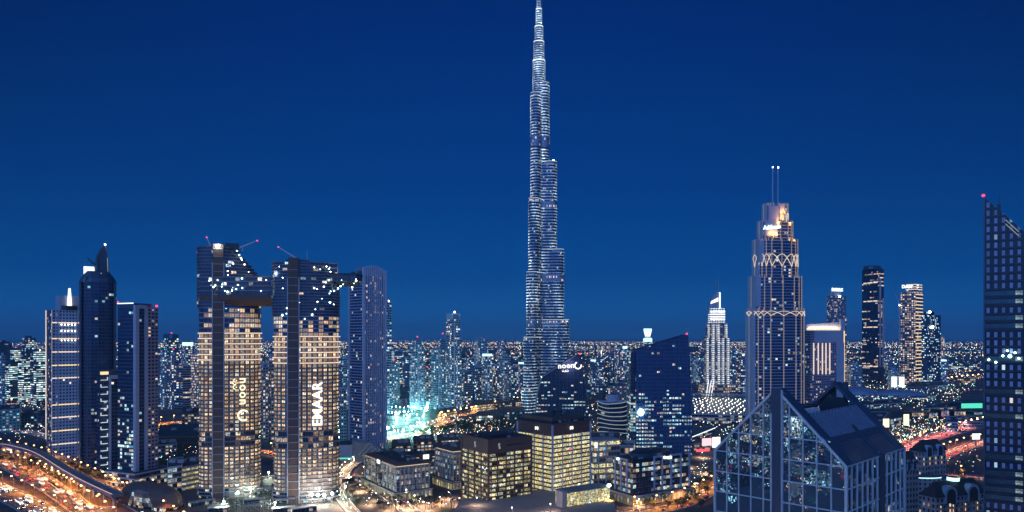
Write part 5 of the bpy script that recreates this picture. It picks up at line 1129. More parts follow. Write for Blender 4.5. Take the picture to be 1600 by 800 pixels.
# stacked wavy building
Y = 1010; S = Y / F
t_ = thing('wavy_building', 'round cornered building with wavy glowing bands and a drum on its roof', 'building', (PX(957, Y), Y, 0), R(10)); zt = PZ(627, Y)
for i in range(8):
    z0 = zt * i / 8; m = MB(); n = 40; P = ell(20.5, 15, n, p=3)
    ph = [1.6 * math.sin(4 * math.pi * q / n + i * .35) for q in range(n)]
    k0 = len(m.v)
    for zz_, of in ((z0 + 1.0, 0), (z0 + zt / 8 - 1.3, 0), (z0 + zt / 8 - 1.28, 1.0), (z0 + zt / 8 - .3, 1.0), (z0 + zt / 8 - .29, 0)):
        for q, (x, y) in enumerate(offset(P, of) if of else P): m.v.append((x, y, zz_ + ph[q]))
    for j in range(4):
        for q in range(n): m._f((k0 + j * n + q, k0 + j * n + (q + 1) % n, k0 + (j + 1) * n + (q + 1) % n, k0 + (j + 1) * n + q), 0 if j == 0 else (2 if j == 2 else 1))
    m.face([(x, y, z0 + zt / 8 - .3 + ph[q]) for q, (x, y) in enumerate(P)], 1)
    m.build('wavy_storey', ['dark_glass', 'lavender_cladding', 'strip_band' if 'strip_band' in MATS else 'sign_pale'], t_)
m = MB(); m.prism(ell(9.5, 8, 24), zt - 1, PZ(616, Y), 0, 1); m.build('roof_drum', ['lavender_cladding', 'dark_roof'], t_)
m = MB(); m.prism(ell(20, 14.5, 24, p=3), 0, zt - .6, 0, 0); m.build('core', ['dark_glass'], t_)
low('pinkish apartment terrace behind the wavy building', [(950, 634), (951, 627), (985, 627), (986, 634)], 40, 'res_pink', fh=4)
low('second pinkish terrace behind the slanted blue office', [(966, 630), (967, 624), (990, 624), (990, 630)], 44, 'res_pink', fh=4)
low('low shop with a framed golden window left of the slanted blue office', [(969, 725), (972, 716), (992, 716), (990, 725)], 20, 'low_warm', fh=8)
low('low white lit shop range between the yellow block and the slanted blue office', [(922, 702), (924, 690), (968, 690), (968, 702)], 12, 'podium_glass', slab='lavender_cladding')
# mall with dotted roof right of the slanted office
t_ = thing('mall', 'sprawling mall with curved roof dotted with rows of white lights', 'mall', (PX(1130, 1180), 1180, 0), R(-14)); S = 1180 / F
m = MB(); m.floors(rect(104, 320, -52, -40), 0, 3, 5, 0, 1, sh=1.4, out=1, bay=6, cap=2); m.build('storeys', ['podium_glass', 'lavender_cladding', 'blue_metal'], t_)
m = MB(); rl = random.Random(5)
for i in range(9):
    for j in range(11): m.ball((-46 + i * 11.5 + rl.uniform(-1.5, 1.5) + (j % 2) * 5, -32 + j * 28, 16.2), .62 * rl.uniform(.6, 1.1), 0, 6, 4)
o = m.build('roof_lights', ['lamp_white'], t_); o['kind'] = 'stuff'
for i in range(3):
    m = MB(); n = 14; ps = [(-70 + 140 * q / n, 292 + i * 40 + 14 * math.sin(math.pi * q / n), 0) for q in range(n + 1)]; m.strip(ps, 9, 17 + i * 2, 0, h=2); m.build('roof_band', ['lavender_cladding' if i % 2 else 'blue_metal'], t_)
m = MB(); m.box(-60, 65, 380, 470, 0, 14, 0, 1); m.build('rear_hall', ['low_teal', 'blue_metal'], t_)
t_ = thing('walkway_hall', 'glazed sloping walkway with pink and white screens beside the slanted blue office', 'building', (PX(1094, 870), 870, 0), R(18)); m = MB()
m.outline([(-24, 8), (22, 22), (22, 28), (-24, 14)], 0, 10); m.build('walkway', ['podium_glass'], t_)
m = MB(); m.outline([(-23.8, 13.2), (21.8, 27), (21.8, 27.8), (-23.8, 14.0)], -.6, -.1); m.build('light_strip', ['strip_white'], t_)
m = MB(); m.box(2, 15, -2, -1, 6, 15, 0); m.build('screen', ['screen_pink'], t_)
m = MB(); m.box(16, 27, -3, -2, 3, 16, 0); m.build('screen', ['screen_white'], t_)
m = MB(); m.box(-10, 8, -8, -7, 0, 3, 0); m.build('screen', ['sign_red'], t_)
m = MB(); m.box(-24, 30, 0, 12, 0, 7.9, 0, 1, bay=4, fh=4); m.build('hall', ['podium_glass', 'concrete'], t_)
# malls, domes and retail sheds on the right
t_ = thing('dome_roof', 'long blue double humped roof between the gabled building and the far towers', 'hall', (PX(1375, 1620), 1620, 0), R(-8))
for x, rx, h in ((-50, 48, 22), (40, 62, 17)):
    m = MB(); n = 16; k = 6
    P = ell(rx, 26, n); rings = [(0, 0)] + [(h * math.sin(math.pi / 2 * q / k), 0, [(u_ * math.cos(math.pi / 2 * q / k * .97), v_ * math.cos(math.pi / 2 * q / k * .97)) for u_, v_ in P]) for q in range(1, k + 1)]
    m.loft(P, rings, [0] * k, cap=0, whole=False); o = m.build('roof_shell', ['louvre'], t_); o.location = (x, 0, 4)
m = MB(); m.floors(rect(210, 50, -100, -25), 0, 2, 4, 0, 1, bay=6); m.build('storeys', ['low_blue', 'blue_metal'], t_)
def shed(label, q, z, strips, wall='concrete', roof='dark_roof'):
    t = low(label, q, z, 'podium_glass', roof, slab=wall, parapet=False); return t
def panel(label, px0, px1, py0, py1, base, mat, name='billboard', cat='billboard', leg=True, d=1.0):
    Y = GY(base); S = Y / F; t = thing(name, label, cat, (PX((px0 + px1) / 2, Y), Y, 0), R(8)); hw = (px1 - px0) / 2 * S; z0, z1 = PZ(py1, Y), PZ(py0, Y)
    m = MB(); m.box(-hw, hw, 0, d, z0, z1, 0); m.build('case', ['dark_steel'], t); m = MB(); m.box(-hw + .3, hw - .3, -.25, -.02, z0 + .3, z1 - .3, 0, bay=5, fh=z1 - z0); m.build('screen', [mat], t)
    if leg:
        m = MB(); m.box(-1, 1, .1, d - .1, 0, z0 - .02, 0); m.build('pillar', ['concrete'], t)
    return t
panel('white glowing billboard on a pillar beside the right-hand motorway', 1518, 1532, 677, 687, 697, 'screen_white')
panel('tall white lit entrance slab, left one of the pair behind the gabled roof', 1379, 1390, 654, 668, 674, 'sign_cream', 'lit_slab', 'sign', False, 3)
panel('tall white lit entrance slab, right one of the pair behind the gabled roof', 1411, 1421, 647, 665, 667, 'sign_cream', 'lit_slab', 'sign', False, 3)
shed('retail shed with dark roof between the two white entrance slabs', [(1391, 668), (1391, 655), (1411, 653), (1411, 664)], 13, 0)
for lab, px0, px1, py0, py1, base, mat in (('yellow lit shop front, leftmost of the retail strip', 1424, 1449, 644, 651, 655, 'shop_gold_front'), ('white lit shop front in the middle of the retail strip', 1451, 1466, 645, 652, 656, 'shop_white_front'),
        ('pink and white shop front right of the middle of the retail strip', 1470, 1484, 641, 651, 655, 'shop_pink_front'), ('orange lit shop front near the right end of the retail strip', 1490, 1510, 642, 650, 654, 'shop_gold_front'), ('small cyan shop front at the right end of the retail strip', 1521, 1536, 644, 648, 654, 'shop_cyan_front'),
        ('long green lit roof sign above the retail strip', 1500, 1537, 630, 638, 646, 'screen_green')):
    panel(lab, px0, px1, py0, py1, base, mat, 'shop_front', 'shop', False, 26)
low('long tilted flat roof building behind the retail strip', [(1440, 648), (1452, 641), (1502, 636), (1500, 645)], 11, 'podium_glass')
low('mauve round ended store beside the car yard on the right', [(1478, 674), (1480, 664), (1496, 664), (1497, 674)], 13, 'low_blue', slab='lavender_cladding')
low('long low store right of the round ended store', [(1500, 668), (1501, 660), (1536, 660), (1536, 668)], 9, 'low_blue')
low('flat terrace building with columns right behind the gabled roof', [(1335, 668), (1338, 655), (1388, 654), (1379, 668)], 11, 'dark_roof', slab='lavender_cladding')
low('low villa range with cool lights in front of the blue humped roof', [(1345, 640), (1346, 633), (1400, 630), (1410, 636)], 8, 'low_blue')
low('blue low-rise apartments right of the blue humped roof', [(1418, 622), (1420, 612), (1450, 611), (1452, 620)], 24, 'res_c')
low('curved row of blue low-rise houses below the dark unfinished tower', [(1446, 614), (1448, 606), (1478, 605), (1480, 611)], 16, 'low_blue')
# arched-roof villas on the right
def arched(label, xl, xc, xr, Y, th, zt, nf, lamp=False):
    X, a, b = corner(xl, xc, xr, Y, th); b = min(b, 45); t = thing('villa_block', label, 'building', (X, Y, 0), th)
    m = MB(); m.floors(rect(a, b), 0, nf, zt / nf, 0, 1, sh=.6, out=.4, bay=3.4, cap=2); m.build('storeys', ['villa', 'lavender_cladding', 'dark_roof'], t)
    m = MB(); m.loft(rect(a, b), [(zt, 1), (zt + .5, 1.2), (zt + 6.5, -min(a, b) * .36), (zt + 8.5, -min(a, b) * .44)], [0, 0, 0], cap=0, bottom=0, whole=False); m.build('hip_roof', ['dark_roof'], t)
    for fx in (.28, .74):
        m = MB(); n = 10; r = a * .12; cx = a * fx
        q = [(cx - r, zt - 4), (cx + r, zt - 4)] + [(cx + r * math.cos(math.pi * i / n), zt + 1.5 + r * math.sin(math.pi * i / n)) for i in range(n + 1)]
        m.outline(q, -1.2, 3); m.build('arched_gable', ['lavender_cladding'], t)
        m = MB(); r *= .72; q = [(cx - r, zt - 4), (cx + r, zt - 4)] + [(cx + r * math.cos(math.pi * i / n), zt + 1.2 + r * math.sin(math.pi * i / n)) for i in range(n + 1)]
        m.outline(q, -1.35, -1.22); m.build('arch_window', ['dark_steel'], t)
    for i in range(4):
        m = MB(); x = a * (i + .5) / 4; m.box(x - 1.8, x + 1.8, -1.6, .1, 0, zt - 5, 0, bay=3.6, fh=zt / nf); m.build('bay_window', ['villa'], t)
    if lamp:
        m = MB(); m.prism(ell(3.6, 3.6, 10, a * .5, b * .5), zt + 8.3, zt + 10.5, 0, 1); m.build('roof_lantern', ['strip_cyan', 'dark_roof'], t)
    return t
arched('terraced apartment block with dark hipped roof and arched gables beside the right-hand roads', 1424, 1440, 1477, 570, R(24), PZ(706, 570), 12)
arched('nearer apartment block with dark hipped roof and cyan roof lantern at the bottom right', 1440, 1462, 1538, 430, R(20), PZ(778, 430), 12, True)
arched('shadowed arched apartment block squeezed beside the gabled glass building', 1404, 1413, 1432, 505, R(20), PZ(725, 505), 12)
t_ = thing('pool_terrace', 'curved terrace with cyan lit pool edge in front of the terraced apartment block', 'terrace', (PX(1450, 555), 555, 0)); m = MB(); m.prism(ell(21, 10, 24, 0, 0), 0, PZ(745, 555), 0, 1); m.build('deck', ['villa', 'blue_metal'], t_)
m = MB(); m.loft(ell(12, 5, 20, -3, -2), [(PZ(745, 555) + .05, 0), (PZ(745, 555) + .6, 0)], [0], cap=1); m.build('pool', ['strip_cyan', 'blue_metal'], t_)

# ================================================================== roads
def road(name, pts, wid, z=.05, lanes=0, barrier=True, mat='asphalt', mark=True):
    m = MB(); m.strip(pts, wid, z, 0); struct(m.build(name, [mat]))
    if mark:
        m = MB()
        for s in (-1, 1): m.strip(pts, .35, z + .03, 0, off=s * (wid / 2 - .8))
        L = 0; seg = []
        for a_, b_ in zip(pts, pts[1:]):
            d = math.dist(a_[:2], b_[:2]); n = int(d / 12)
            for i in range(n):
                f0, f1 = i / n, (i + .45) / n
                p0 = tuple(a_[k] + (b_[k] - a_[k]) * f0 for k in range(len(a_))); p1 = tuple(a_[k] + (b_[k] - a_[k]) * f1 for k in range(len(a_)))
                for k in range(1, lanes): m.strip([p0, p1], .25, z + .03, 0, off=-wid / 2 + wid * k / lanes)
        struct(m.build('road_markings', ['white_paint']))
    if barrier:
        m = MB()
        for s in (-1, 1): m.strip(pts, .7, z + 1.0, 0, off=s * (wid / 2 + .5), h=1.0)
        struct(m.build('road_kerb', ['concrete']))
def curve(P, n=8):
    """smooth polyline (Catmull-Rom) through plan points"""
    o = []; Q = [P[0]] + list(P) + [P[-1]]
    for i in range(1, len(Q) - 2):
        for k in range(n):
            t = k / n; p = []
            for d in range(len(P[0])):
                a, b, c, e = Q[i - 1][d], Q[i][d], Q[i + 1][d], Q[i + 2][d]
                p.append(.5 * (2 * b + (c - a) * t + (2 * a - 5 * b + 4 * c - e) * t * t + (3 * b - a - 3 * c + e) * t ** 3))
            o.append(tuple(p))
    o.append(tuple(P[-1])); return o
hw = []
def gp(*l, z=0): return [G(x, y, z) for x, y in l]
# the wide motorway in the lower left corner: four parallel carriageways
hwA = curve(gp((-150, 722), (-40, 752), (30, 782), (90, 818), (200, 905))) ; hwA = hwA + [(-150, 350), (60, 185)]; road('highway', hwA, 22, lanes=6)
hwB = curve(gp((-120, 702), (-20, 716), (60, 752), (120, 790), (190, 845))); hwB = hwB + [(-110, 355), (90, 215)]; road('highway', hwB, 18, lanes=5)
hwC = curve(gp((-120, 690), (0, 716), (80, 755), (150, 797), (210, 840))); hwC = [(x + 26, y + 14) for x, y in hwC]; road('service_road', hwC, 13, lanes=3)
rD = curve(gp((52, 735), (80, 752), (100, 766), (112, 768), (122, 766))); road('slip_road', rD, 7, lanes=2)
rE = curve(gp((116, 775), (130, 788), (150, 795), (178, 794))); road('slip_road', rE, 7, lanes=2, z=.09)
rF = curve(gp((-60, 676), (0, 674), (50, 677), (90, 688), (150, 706))); road('street', rF, 16, lanes=4)
rG = curve(gp((-20, 634), (20, 632), (76, 628), (110, 626))); road('street', rG, 26, lanes=4)
rH = curve(gp((150, 760), (180, 772), (196, 783), (240, 770), (330, 755))); road('street', rH, 10, lanes=2)
rI = curve(gp((244, 668), (262, 662), (285, 661), (330, 672))); road('street', rI, 18, lanes=4)
rJ = curve(gp((370, 712), (400, 706), (420, 708), (470, 720))); road('street', rJ, 12, lanes=3)
rK = curve(gp((410, 748), (450, 745), (540, 742), (600, 770), (660, 815))); road('street', rK, 13, lanes=3)
rL = curve(gp((560, 810), (530, 770), (540, 738), (560, 722))); road('street', rL, 9, lanes=2, z=.09)
rM = curve(gp((930, 800), (1010, 800), (1060, 792), (1110, 770), (1160, 740))); road('street', rM, 14, lanes=3)
rN = curve(gp((690, 655), (740, 646), (780, 636), (822, 628))); road('street', rN, 16, lanes=4)
rO = curve(gp((600, 690), (660, 676), (700, 660), (690, 655))); road('street', rO, 10, lanes=2, z=.09)
rP = curve(gp((1400, 716), (1440, 694), (1480, 680), (1540, 664), (1620, 648))); road('motorway', rP, 18, lanes=4)
rQ = curve(gp((1440, 735), (1470, 716), (1505, 702), (1545, 692), (1640, 676))); road('motorway', rQ, 16, lanes=4)
rR = curve(gp((1440, 752), (1480, 746), (1520, 748), (1560, 752))); road('street', rR, 12, lanes=3, z=.09)
rS = curve(gp((1380, 700), (1410, 690), (1440, 694))); road('street', rS, 12, lanes=3, z=.13)
rT = curve(gp((1470, 600), (1500, 594), (1560, 588))); road('street', rT, 30, lanes=4)
# metro viaduct
vz = 11.0
vp = curve(gp((-60, 703), (0, 695), (30, 699), (62, 709), (105, 735), (140, 754), (184, 774), z=vz), 6)
t_ = thing('viaduct', 'curving elevated metro viaduct on stout piers with a purple parapet line, lower left', 'viaduct', (0, 0, 0))
m = MB(); m.strip(vp, 8.6, vz, 0, h=1.7); m.build('deck', ['sv_slab'], t_)
for s in (-1, 1):
    m = MB(); m.strip(vp, .5, vz + 1.5, 0, off=s * 4.3, h=1.45); m.build('parapet', ['sv_slab' if s > 0 else 'purple_paint'], t_)
m = MB()
for s in (-2.9, -1.5, 1.5, 2.9): m.strip(vp, .3, vz + .25, 0, off=s, h=.22)
m.build('rails', ['steel'], t_)
m = MB(); m.strip(vp, .3, vz + 1.72, 0, off=-4.2, h=.2); m.build('light_line', ['purple_light' if 'purple_light' in MATS else 'strip_warm'], t_)
acc = 0; last = vp[0]
for i, p in enumerate(vp[1:-1]):
    acc += math.dist(p, last); last = p
    if acc > 21:
        acc = 0; m = MB(); m.prism(ell(1.3, 1.3, 10, p[0], p[1]), 0, vz - 3.6, 0, 0); m.loft(ell(1.3, 1.3, 10, p[0], p[1]), [(vz - 3.59, 0), (vz - 2.22, 2.4)], [0], cap=0, whole=False); m.build('pier', ['concrete'], t_)
# station shell
x, y = G(236, 790); t_ = thing('metro_station', 'shell shaped dark metro station roof at the end of the viaduct', 'station', (x, y, 0), R(-30))
m = MB(); n = 20; k = 7; P = ell(36, 13, n, p=2.3)
m.loft(P, [(3, 0)] + [(5 + 14 * math.sin(math.pi / 2 * q / k), 0, [(u_ * (math.cos(math.pi / 2 * q / k) ** .55 * .98 + .02), v_ * (math.cos(math.pi / 2 * q / k) ** .9 * .98 + .02)) for u_, v_ in P]) for q in range(0, k + 1)], [0] * (k + 1), cap=0, whole=False); m.build('shell', ['bronze_shell' if 'bronze_shell' in MATS else 'brown_cladding'], t_)
m = MB(); m.box(-30, 30, -10, 10, 0, 4, 0); m.build('base', ['podium_glass'], t_)
m = MB(); m.outline([(-8, 4), (20, 4), (12, 14), (-2, 15)], -14.6, -8); m.build('side_window', ['office_mixed'], t_)
# ================================================================== street lamps, cars, trees
rl = random.Random(11)
def lamp_proto(lab, mat, col, power, h=11, head=.75):
    t = thing('street_lamp', lab, 'street lamp', (0, 0, 0)); m = MB(); m.beam((0, 0, 0), (0, 0, h), .16, 0, 5, .1); m.beam((0, 0, h), (1.6, 0, h + .3), .1, 0, 4); m.build('post', ['steel'], t)
    m = MB(); m.ball((1.7, 0, h + .1), head, 0, 7, 5, .6); m.build('lamp_head', [mat], t)
    if power:
        l = bpy.data.lights.new('street_lamp', 'SPOT'); l.spot_size = R(146 if h > 8 else 172); l.spot_blend = .5; l.energy = power; l.color = col; l.shadow_soft_size = .8; o = bpy.data.objects.new('lamp_light', l); sc.collection.objects.link(o); o.parent = t; o.location = (1.7, 0, h - 1.2)
    return t
SOD = (1, .34, .045)
LP = {}
def lamps(label, group, pts, step, off, mat='lamp_sodium', col=SOD, power=6000, head=.75, reach=False, h=11):
    proto = None; acc = step * .5; nmade = 0
    for a, b in zip(pts, pts[1:]):
        d = math.dist(a[:2], b[:2]); s = 0
        while acc <= d - s if False else (acc < d):
            f = acc / d; tx, ty = (b[0] - a[0]) / d, (b[1] - a[1]) / d
            x, y = a[0] + (b[0] - a[0]) * f - ty * off, a[1] + (b[1] - a[1]) * f + tx * off; acc += step
            px = 800 + x * F / y if y > 60 else -999; py = HZ + CAMH * F / y if y > 60 else 9999
            if not ((-30 < px < 1640 and py < 860) or (reach and abs(x) < 520 and 30 < y < 560)): continue
            ang = math.atan2(ty, tx) + (-math.pi / 2 if off > 0 else math.pi / 2)
            if proto is None: proto = lamp_proto(label, mat, col, power, h, head); proto['group'] = group; proto.location = (x, y, 0); proto.rotation_euler = (0, 0, ang)
            else: copy_thing(proto, (x, y, 0), ang)
            nmade += 1
        acc -= d
    return nmade
lamps('orange street lamp on the median of the wide lower left motorway', 'lamps along the lower left motorway', hwA, 30, 12.5, power=30000, reach=True)
lamps('orange street lamp beside the middle carriageway of the lower left motorway', 'lamps along the middle carriageway', hwB, 26, 10.5, power=30000, reach=True)
lamps('orange street lamp on the service road below the viaduct', 'lamps along the service road', hwC, 24, 8, power=14000)
lamps('orange street lamp on the slip road under the viaduct', 'lamps on the slip road', rD, 26, 5, power=12000); lamps('orange street lamp on the looping slip road near the station', 'lamps on the looping slip road', rE, 26, 5, power=5000)
lamps('white street lamp on the street behind the viaduct', 'lamps on the street behind the viaduct', rF, 36, 9, 'lamp_white', (1, .85, .8), 6000)
lamps('warm street lamp on the far street below the blue office cluster', 'lamps on the far left street', rG, 30, 14, 'lamp_sodium', SOD, 40000, 1.3)
lamps('orange street lamp on the street beside the metro station', 'lamps beside the station', rH, 22, 6, power=14000)
lamps('orange street lamp by the orange floodlit building', 'lamps by the orange building', rI, 18, 10, power=40000, head=1.0)
lamps('orange street lamp in the gap between the curved towers', 'lamps in the gap', rJ, 20, 7, power=34000, head=.9)
lamps('pale street lamp along the road in front of the curved towers', 'lamps in front of the curved towers', rK, 24, 7.5, 'lamp_white', (1, .8, .55), 5000, .6)
lamps('warm street lamp on the forecourt lane beside the stone office', 'lamps on the forecourt lane', rL, 16, 6, 'lamp_white', (1, .66, .38), 14000, .5, h=7)
lamps('orange street lamp on the road at the bottom right of centre', 'lamps at the bottom road', rM, 22, 8, power=24000)
lamps('golden street lamp on the boulevard below the centre cluster', 'lamps on the boulevard', rN, 20, 9, 'lamp_sodium', SOD, 30000, 1.5)
lamps('golden street lamp on the boulevard spur', 'lamps on the boulevard spur', rO, 20, 6, 'lamp_sodium', SOD, 26000, 1.0)
lamps('orange street lamp along the upper right-hand motorway', 'lamps along the upper right motorway', rP, 26, 10, 'lamp_sodium', (1, .25, .20), 42000, 1.0)
lamps('pinkish street lamp along the lower right-hand motorway', 'lamps along the lower right motorway', rQ, 26, 9, 'lamp_sodium', (1, .30, .16), 36000, .9)
lamps('orange street lamp on the street below the right-hand motorways', 'lamps on the right street', rR, 22, 7, power=18000)
lamps('orange street lamp behind the gabled glass building', 'lamps behind the gabled building', rS, 22, 7, power=28000)
lamps('small orange street lamp on the far right avenue', 'lamps on the far right avenue', rT, 50, 16, power=26000, head=2.0)
pr = None
for x, y in [G(*q) for q in ((560, 768), (590, 782), (622, 792), (655, 790), (690, 788), (704, 780), (548, 752), (575, 790), (610, 798), (640, 796), (670, 797), (715, 790), (1000, 792), (1030, 784), (1060, 777), (1090, 765), (1100, 740), (1095, 715), (1070, 730))]:
    if pr is None: pr = lamp_proto('warm garden lamp in the office forecourts along the bottom', 'lamp_white', (1, .62, .34), 17000, 6, .45); pr['group'] = 'garden lamps in the office forecourts'; pr.location = (x, y, 0)
    else: copy_thing(pr, (x, y, 0), rl.uniform(0, 6))
rU = curve([(-120, 300), (-10, 262), (60, 225), (90, 160), (96, 90)])  # path of added unseen lamps that brighten the gabled glass building's frames
lamps('tall white lamp added out of view to brighten the gabled glass building', 'lamps before the gabled glass building', rU, 34, 7, 'lamp_white', (1, .90, .86), 60000, .8, reach=True, h=16)
for o_ in [q for q in sc.objects if q.get('group') == 'lamps before the gabled glass building']:
    for c_ in o_.children:
        if c_.type == 'LIGHT': c_.data.spot_size = R(176); c_.data.spot_blend = .1
# cars
def car_proto(lab, paint, group):
    t = thing('car', lab, 'car', (0, 0, 0), 0, group)
    m = MB(); m.loft(rect(4.5, 1.8, -2.25, -.9), [(.35, 0), (.9, .03), (1.0, -.05)], [0, 0], cap=0, bottom=0, whole=True)
    m.loft([(-1.6, -.8), (1.0, -.8), (1.0, .8), (-1.6, .8)], [(1.0, 0), (1.45, 0, [(-1.1, -.68), (.4, -.68), (.4, .68), (-1.1, .68)])], [1], cap=0, whole=True); m.build('body', [paint, 'car_glass'], t)
    for x in (-1.4, 1.4):
        for y in (-.85, .85):
            m = MB(); m.beam((x, y - .1, .33), (x, y + .1, .33), .33, 0, 8); m.build('wheel', ['rubber'], t)
    for y in (-.6, .6):
        m = MB(); m.box(2.24, 2.36, y - .22, y + .22, .62, .82, 0); m.build('headlight', ['head'], t)
        m = MB(); m.box(-2.36, -2.24, y - .26, y + .26, .66, .92, 0); m.build('tail_light', ['tail'], t)
    return t
def cars(place, pts, wid, lanes, n, flow):
    """flow: per-lane direction, +1 along pts"""
    protos = {}; seg = [(a, b, math.dist(a[:2], b[:2])) for a, b in zip(pts, pts[1:])]; T = sum(s[2] for s in seg); used = []
    made = 0
    for _ in range(n * 6):
        if made >= n: break
        s = rl.uniform(0, T); lane = rl.randrange(lanes)
        if any(l == lane and abs(s - q) < 6.5 for l, q in used): continue
        k = s
        for a, b, d in seg:
            if k < d: break
            k -= d
        f = k / d; tx, ty = (b[0] - a[0]) / d, (b[1] - a[1]) / d; off = -wid / 2 + wid * (lane + .5) / lanes
        x, y = a[0] + (b[0] - a[0]) * f - ty * off, a[1] + (b[1] - a[1]) * f + tx * off
        px = 800 + x * F / y; py = HZ + CAMH * F / y
        if not (-10 < px < 1610 and py < 815): continue
        used.append((lane, s)); dr = flow[lane]; ang = math.atan2(ty * dr, tx * dr); paint = rl.choice(['car_white', 'car_dark', 'car_silver', 'car_white'])
        key = (paint, dr); z = pts[0][2] if len(pts[0]) > 2 else 0
        if key not in protos:
            c = {'car_white': 'white', 'car_dark': 'dark', 'car_silver': 'silver'}[paint]; toward = ty * dr < 0
            protos[key] = car_proto('%s car %s on %s' % (c, 'coming with headlights' if toward else 'driving away with red tail lights', place), paint, 'cars on ' + place); protos[key].location = (x, y, .09); protos[key].rotation_euler = (0, 0, ang)
        else: copy_thing(protos[key], (x, y, .09), ang)
        made += 1
cars('the widest lower left carriageway', hwA, 22, 6, 64, [1, 1, 1, 1, 1, 1])
cars('the middle lower left carriageway', hwB, 18, 5, 44, [-1] * 5)
cars('the service road under the viaduct', hwC, 13, 3, 24, [1, 1, 1])
cars('the slip road under the viaduct', rD, 7, 2, 5, [1, -1]); cars('the looping slip road', rE, 7, 2, 5, [1, 1])
cars('the street behind the viaduct', rF, 16, 4, 16, [1, 1, -1, -1]); cars('the far left street', rG, 26, 4, 14, [1, 1, -1, -1])
cars('the street by the orange building', rI, 18, 4, 10, [1, 1, -1, -1]); cars('the street between the curved towers', rJ, 12, 3, 6, [1, -1, -1])
cars('the road before the curved towers', rK, 13, 3, 14, [1, 1, -1]); cars('the bottom road right of centre', rM, 14, 3, 14, [1, 1, -1]); cars('the boulevard', rN, 16, 4, 12, [1, 1, -1, -1])
cars('the upper right motorway', rP, 18, 4, 38, [1, 1, 1, 1]); cars('the lower right motorway', rQ, 16, 4, 32, [1, 1, 1, -1]); cars('the street below the right motorways', rR, 12, 3, 8, [1, 1, -1])
def bus_proto(lab, group):
    t = thing('bus', lab, 'bus', (0, 0, 0), 0, group)
    m = MB(); m.loft(rect(12, 2.5, -6, -1.25), [(.4, 0), (1.35, 0), (2.6, -.03), (3.1, -.05)], [0, 1, 0], cap=0, bottom=0); m.build('body', ['car_white', 'bus_glass'], t)
    for x in (-3.8, 3.9):
        for y in (-1.2, 1.2):
            m = MB(); m.beam((x, y - .12, .48), (x, y + .12, .48), .48, 0, 8); m.build('wheel', ['rubber'], t)
    for y in (-.85, .85):
        m = MB(); m.box(5.99, 6.1, y - .25, y + .25, .7, 1.0, 0); m.build('headlight', ['head'], t); m = MB(); m.box(-6.1, -5.99, y - .22, y + .22, .8, 1.2, 0); m.build('tail_light', ['tail'], t)
    return t
glow('bus_glass', (1, .9, .7), 1.6)
pr = None
for pts, off, dr in ((hwA, 7, 1), (hwA, -3.5, 1), (hwA, 3.6, 1), (hwB, 5.4, -1), (hwB, -1.8, -1), (hwB, 1.8, -1), (hwC, 0, 1)):
    for f in (.18, .33, .47, .60, .71):
        i = int(f * (len(pts) - 1) + rl.random() * 2); a, b = pts[i], pts[i + 1]; L = math.dist(a[:2], b[:2]); tx, ty = (b[0] - a[0]) / L, (b[1] - a[1]) / L; x, y = a[0] - ty * off, a[1] + tx * off
        if not (-10 < 800 + x * F / y < 400 and HZ + CAMH * F / y < 812): continue
        if pr is None: pr = bus_proto('white bus with lit windows on the lower left motorway', 'buses on the lower left motorway'); pr.location = (x, y, .09); pr.rotation_euler = (0, 0, math.atan2(ty * dr, tx * dr))
        else: copy_thing(pr, (x, y, .09), math.atan2(ty * dr, tx * dr))
# trees
def tree_proto(kind, lab, group):
    t = thing('palm_tree' if kind == 'palm' else 'tree', lab, 'tree', (0, 0, 0), 0, group); r = random.Random(kind)
    m = MB()
    if kind == 'palm':
        m.beam((0, 0, 0), (.2, .1, 7.5), .3, 0, 6, .2); m.build('trunk', ['bark'], t); m = MB()
        for i in range(16):
            a = 2 * math.pi * i / 16 + r.uniform(-.2, .2); L = r.uniform(2.4, 3.2); up = r.uniform(-.2, .9); p = Vector((.2, .1, 7.5)); w_ = .35
            for k in range(4):
                q = p + Vector((math.cos(a) * L / 4, math.sin(a) * L / 4, (up - k * .42) * L / 4)); n_ = Vector((-math.sin(a), math.cos(a), 0)) * w_
                m.face([p - n_, q - n_ * .8, q + n_ * .8, p + n_]); p = q; w_ *= .8
        m.build('crown', ['palm_leaf'], t)
    else:
        m.beam((0, 0, 0), (0, 0, 2.6), .35, 0, 6, .22)
        cl = []
        for i in range(7):
            a = 2 * math.pi * i / 7 + r.uniform(-.3, .3); e = (math.cos(a) * r.uniform(.8, 2.2), math.sin(a) * r.uniform(.8, 2.2), r.uniform(3.2, 5.8)); m.beam((0, 0, 2.2), e, .14, 0, 4, .06); cl.append(e)
        m.build('trunk', ['bark'], t); m = MB()
        for i in range(230):
            c = r.choice(cl); p = Vector(c) + Vector((r.gauss(0, .75), r.gauss(0, .75), r.gauss(0, .6))); d = Vector((r.gauss(0, 1), r.gauss(0, 1), r.gauss(0, 1))).normalized(); e = d.orthogonal().normalized() * .34; f = d.cross(e).normalized() * .34
            m.face([p - e, p - f * .7, p + e, p + f * .7])
        m.build('crown', ['foliage'], t)
    return t
def grove(kind, lab, group, spots, s0=.8, s1=1.4):
    pr = None
    for x, y in spots:
        s = rl.uniform(s0, s1)
        if pr is None: pr = tree_proto(kind, lab, group); pr.location = (x, y, 0); pr.scale = (s,) * 3
        else: copy_thing(pr, (x, y, 0), rl.uniform(0, 6.28), sc_=s)
